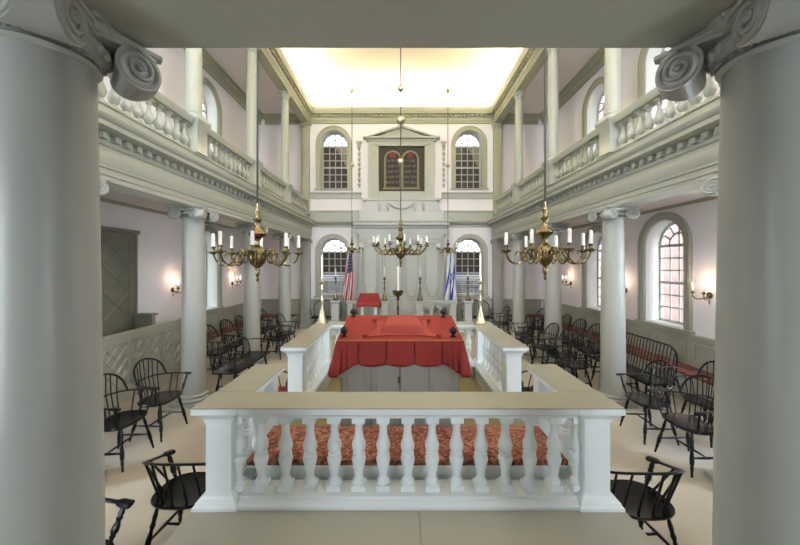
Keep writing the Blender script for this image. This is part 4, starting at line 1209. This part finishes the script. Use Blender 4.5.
def lowback(label, loc=(0, 0, 0), rz=0):
    t = thing('low_back_windsor_chair', label, 'chair', loc, rz, 'low-backed windsor chairs')
    finish('seat', seat_bm(.45, .40, .45), SEATB, t)
    legs(t, .12, .14, .19, .20, .42)
    bm = BM()
    pts = [Vector((.19, -.265, .62)), Vector((.10, -.275, .64)), Vector((-.04, -.27, .68)), Vector((-.16, -.215, .735)), Vector((-.235, -.12, .775)), Vector((-.26, 0, .787))]
    full = pts + [Vector((p.x, -p.y, p.z)) for p in reversed(pts[:-1])]
    sp = smooth_path(full, 4)
    R_ = [(.034 if i < 4 or i > len(sp) - 5 else .016) for i in range(len(sp))]
    tube(bm, sp, R_, 8, flat=.6); finish('arm_rail', bm, BLACK, t)
    for i in range(9):
        u = i / 8
        p = sp[int(round(8 + u * (len(sp) - 17)))]
        a = PI * .62 * (2 * u - 1)
        q = Vector((-.165 * math.cos(a) - .0, .19 * math.sin(a), .44))
        bm = BM(); tube(bm, [q, p], .0085, 6); finish('spindle', bm, BLACK, t)
    for sg in (-1, 1):
        bm = BM(); turned(bm, (.15, sg * .268, .62), (.12, sg * .18, .44), .018); finish('arm_post', bm, BLACK, t)
    return t
def settee(label, L, loc, rz, H=.95):
    t = thing('windsor_settee', label, 'settee', loc, rz, 'black windsor settees')
    h = L / 2
    bm = BM(); box(bm, -.21, .21, -h, h, .41, .45, .014, seg=2); finish('seat', bm, SEATB, t)
    nl = 3 if L > 1.2 else 2
    for i in range(nl):
        y = -h + .12 + (L - .24) * i / (nl - 1)
        for a in (1, -1):
            bm = BM(); turned(bm, (a * .13, y, .42), (a * .2, y + (.04 if i == nl - 1 else -.04 if i == 0 else 0), 0), .018); finish('leg', bm, BLACK, t)
        bm = BM(); tube(bm, [(.17, y, .18), (0, y, .18), (-.17, y, .18)], [.009, .014, .009], 8); finish('stretcher', bm, BLACK, t)
    bm = BM(); tube(bm, [(0, -h + .12, .18), (0, h - .12, .18)], .011, 8); finish('long_stretcher', bm, BLACK, t)
    k = (H - .44) / .51
    hp = [Vector((-.19, -h + .02, .44)), Vector((-.21, -h + .01, .44 + .16 * k)), Vector((-.245, -h + .03, .44 + .38 * k)), Vector((-.27, -h + .14, .44 + .49 * k)), Vector((-.275, -h + .3, H)), Vector((-.275, 0, H))]
    full = hp + [Vector((p.x, -p.y, p.z)) for p in reversed(hp[:-1])]
    bm = BM(); tube(bm, smooth_path(full, 4), .013, 8); finish('back_hoop', bm, BLACK, t)
    n = int(L / .075)
    for i in range(n):
        y = -h + .08 + (L - .16) * i / (n - 1)
        zt = H - .005 - (0 if abs(y) < h - .24 else .16 * k * ((abs(y) - h + .24) / .24) ** 2)
        bm = BM(); tube(bm, [(-.18, y, .445), (-.272 + (H - zt) * .15, y, zt)], .0062, 6); finish('spindle', bm, BLACK, t)
    for sg in (-1, 1):
        bm = BM(); tube(bm, smooth_path([(-.225, sg * (h - .01), .68), (-.05, sg * (h + .01), .69), (.2, sg * (h + .02), .68)], 3), .017, 8, flat=.6); finish('arm', bm, BLACK, t)
        bm = BM(); turned(bm, (.16, sg * (h + .015), .68), (.14, sg * (h - .05), .445), .013); finish('arm_post', bm, BLACK, t)
    return t
D = math.radians
ch = sackback('black windsor armchair in the left foreground, the upper one nearer the column')
ch.location = (-3.14, 4.32, 0); ch.rotation_euler = (0, 0, D(-2))
def chair(x, y, deg, label): return dup(ch, (x, y, 0), D(deg), label)
chair(-3.14, 3.71, 3, 'black windsor armchair cut off by the left foreground column')
chair(3.09, 3.64, 182, 'black windsor armchair cut off by the right foreground column')
chair(3.08, 4.25, 178, 'black windsor armchair in the right foreground with worn shiny seat')
chair(3.80, 4.2, 183, 'black hoop-backed armchair beside the right foreground column, under the wall sconce')
# right aisle groups
names_r = [
 (2.95, 5.80, 182, 'black armchair in the front row just beyond the first clear right column'),
 (2.98, 6.40, 178, 'black armchair second in the front row beyond the first clear right column'),
 (2.98, 7.0, 183, 'black armchair last in the front row before the second right column'),
 (3.70, 6.68, 180, 'black hooped armchair in the back row under the right wall, closest one'),
 (3.70, 7.29, 181, 'black hooped armchair in the back row under the right wall, second one'),
 (3.70, 7.90, 180, 'black hooped armchair in the back row under the right wall, third one'),
 (3.70, 8.51, 180, 'black hooped armchair in the back row under the right wall, partly behind a column'),
 (2.78, 7.62, 150, 'black armchair turned beside the second right column'),
 (3.0, 8.25, 184, 'black armchair behind the turned one at right'),
 (3.62, 9.08, 180, 'black armchair against the red cushioned bench at far right'),
 (2.95, 9.95, 184, 'black armchair beside the most distant right column'),
 (3.5, 10.3, 182, 'black armchair in the far right corner'),
]
for a in names_r: chair(*a).scale = (1, 1, 1.05 if abs(a[0]) > 3.4 else 1)
names_l = [
 (-3.62, 6.55, 2, 'black hooped armchair in the left back row, closest behind the settee'),
 (-3.62, 7.18, -2, 'black hooped armchair in the left back row, second behind the settee'),
 (-3.62, 7.81, 2, 'black hooped armchair in the left back row, third behind the settee'),
 (-3.62, 8.44, 0, 'black hooped armchair in the left back row, partly behind a column'),
 (-2.9, 7.86, -12, 'black armchair just beyond the second left column, facing the nave'),
 (-2.92, 8.48, 0, 'black armchair next in line toward the most distant left column'),
 (-3.62, 9.08, 4, 'black armchair against the red cushioned bench at far left'),
]
for a in names_l: chair(*a).scale = (1, 1, 1.05 if abs(a[0]) > 3.4 else 1)
lb0 = lowback('low-backed black windsor chair beside the left end of the front railing', (-1.67, 2.56, 0), D(88))
def low(x, y, deg, label): return dup(lb0, (x, y, 0), D(deg), label)
low(1.67, 2.46, 93, 'low-backed black windsor chair beside the right end of the front railing')
low(-1.93, 1.86, 8, 'black chair mostly hidden by the left foreground column, only an arm showing')
low(2.08, 1.74, 172, 'black chair mostly hidden by the right foreground column, only an arm tip showing')
low(-1.76, 4.47, 0, 'low black chair with red pad outside the left platform railing')
low(1.78, 4.47, 180, 'low black chair outside the right platform railing')
bm = BM(); cushion(bm, -.17, .17, -.19, .19, 0, .03, 8, 8, .001)
o = finish('seat_pad', bm, RED, loc=(-1.74, 4.47, .453)); tag(o, 'red pad on the low chair outside the left platform railing', 'cushion')
settee('black windsor settee facing the nave beyond the first clear left column', 1.35, (-2.84, 6.0, 0), 0, .76)
settee('black spindle-backed settee under the right wall window', 1.5, (3.72, 5.58, 0), PI)
settee('short black settee under the far window left of the ark', .95, (-2.5, 11.12, 0), D(-90))
settee('short black settee under the far window right of the ark', .95, (2.5, 11.12, 0), D(-90))

# ------------------------------------------------------------------ outside
bm = BM(); box(bm, 11, 15, -6, 22, -1, 11)
bd = thing('brick_building', 'sunlit red brick building seen through the right windows', 'building', (0, 0, 0))
finish('facade', bm, BRICK, bd)
for y in (2, 6.5, 11, 15.5):
    for z in (1.0, 4.6):
        bm = BM(); box(bm, 10.94, 10.999, y, y + 1.3, z, z + 2.2, .01); finish('window', bm, WHITEW, bd)
bm = BM(); box(bm, -40, 40, -40, 50, -.6, -.25); g = finish('ground', bm, GROUND); g['kind'] = 'structure'; tag(g, 'paved ground outside the windows', 'ground')

# ------------------------------------------------------------------ light
w = bpy.data.worlds.new('sky'); sc.world = w; w.use_nodes = True
N = w.node_tree.nodes; L = w.node_tree.links
bg = N['Background']; bg.inputs['Color'].default_value = (.86, .93, 1.0, 1); bg.inputs['Strength'].default_value = 2.4
def area(name, loc, rot, sx, sy, e, col):
    l = bpy.data.lights.new(name, 'AREA'); l.shape = 'RECTANGLE'; l.size = sx; l.size_y = sy; l.energy = e; l.color = col
    o = bpy.data.objects.new(name, l); COL.objects.link(o); o.location = loc; o.rotation_euler = rot
    return o
WARM = (1.0, .92, .78); DAY = (.84, .92, 1.0)
# cove lamps on top of the cornice
for s in (-1, 1): area('cove_lamp', (s * 3.12, 6.3, 7.575), (PI, s * D(-12), 0), .10, 9.6, 115, WARM)
area('cove_lamp', (0, 11.42, 7.575), (PI - D(-10), 0, 0), 5.8, .10, 75, WARM)
area('cove_lamp', (0, 1.40, 7.575), (PI - D(10), 0, 0), 5.8, .12, 70, WARM)
# added fill lamps at the unseen west windows, boosting the daylight
for x in (-2.36, 2.36): area('west_window_fill', (x, YWST - .2, 1.95), (PI / 2, 0, 0), .85, 1.7, 34, DAY)
for s in (-1, 1):
    # added fill lamps slanting in through windows that lie outside the picture
    area('side_window_fill', (s * 6.1, 1.0, 2.3), Vector((-s * .74, .67, -.1)).to_track_quat('-Z', 'Y').to_euler(), 1.2, 1.6, 560, DAY)
    area('gallery_window_fill', (s * 5.6, 2.1, 5.9), Vector((-s * .9, .4, -.1)).to_track_quat('-Z', 'Y').to_euler(), 1.0, 2.0, 230, DAY)
    area('west_window_fill', (s * 2.34, YWST - .4, 5.8), (PI / 2, 0, 0), .9, 2.0, 380, DAY)  # added fill lamps at the upper west windows, for the far wall
area('side_window_fill', (5.6, 4.2, 2.2), Vector((-1, .25, -.1)).to_track_quat('-Z', 'Y').to_euler(), 1.0, 2.0, 90, DAY)  # added fill lamp outside the window hidden by the near column
def portal(loc, rot):
    o = area('window_portal', loc, rot, .95, 2.0, 1, (1, 1, 1)); o.data.cycles.is_portal = True
for s in (-1, 1):
    for y in WINY:
        for z in ((2.0, 5.7)):
            if z < 3 and y not in (LWIN if s < 0 else RWIN): continue
            portal((s * (XW + .35), y, z), (0, s * PI / 2, 0))

# ------------------------------------------------------------------ camera
cam = bpy.data.cameras.new('camera'); co = bpy.data.objects.new('camera', cam); COL.objects.link(co)
co.location = (-.053, 0, 2.157); co.rotation_euler = (PI / 2, 0, 0)
cam.sensor_width = 36; cam.lens = 36 * 335 / 800; cam.shift_y = -7.5 / 800; cam.clip_start = .05
sc.camera = co
vs = sc.view_settings
vs.view_transform = 'Standard'; vs.look = 'None'; vs.exposure = 0.72; vs.gamma = 1.0; vs.use_curve_mapping = False
sc.cycles.max_bounces = 8; sc.cycles.diffuse_bounces = 6; sc.cycles.sample_clamp_indirect = 6
sc.cycles.caustics_reflective = False; sc.cycles.caustics_refractive = False
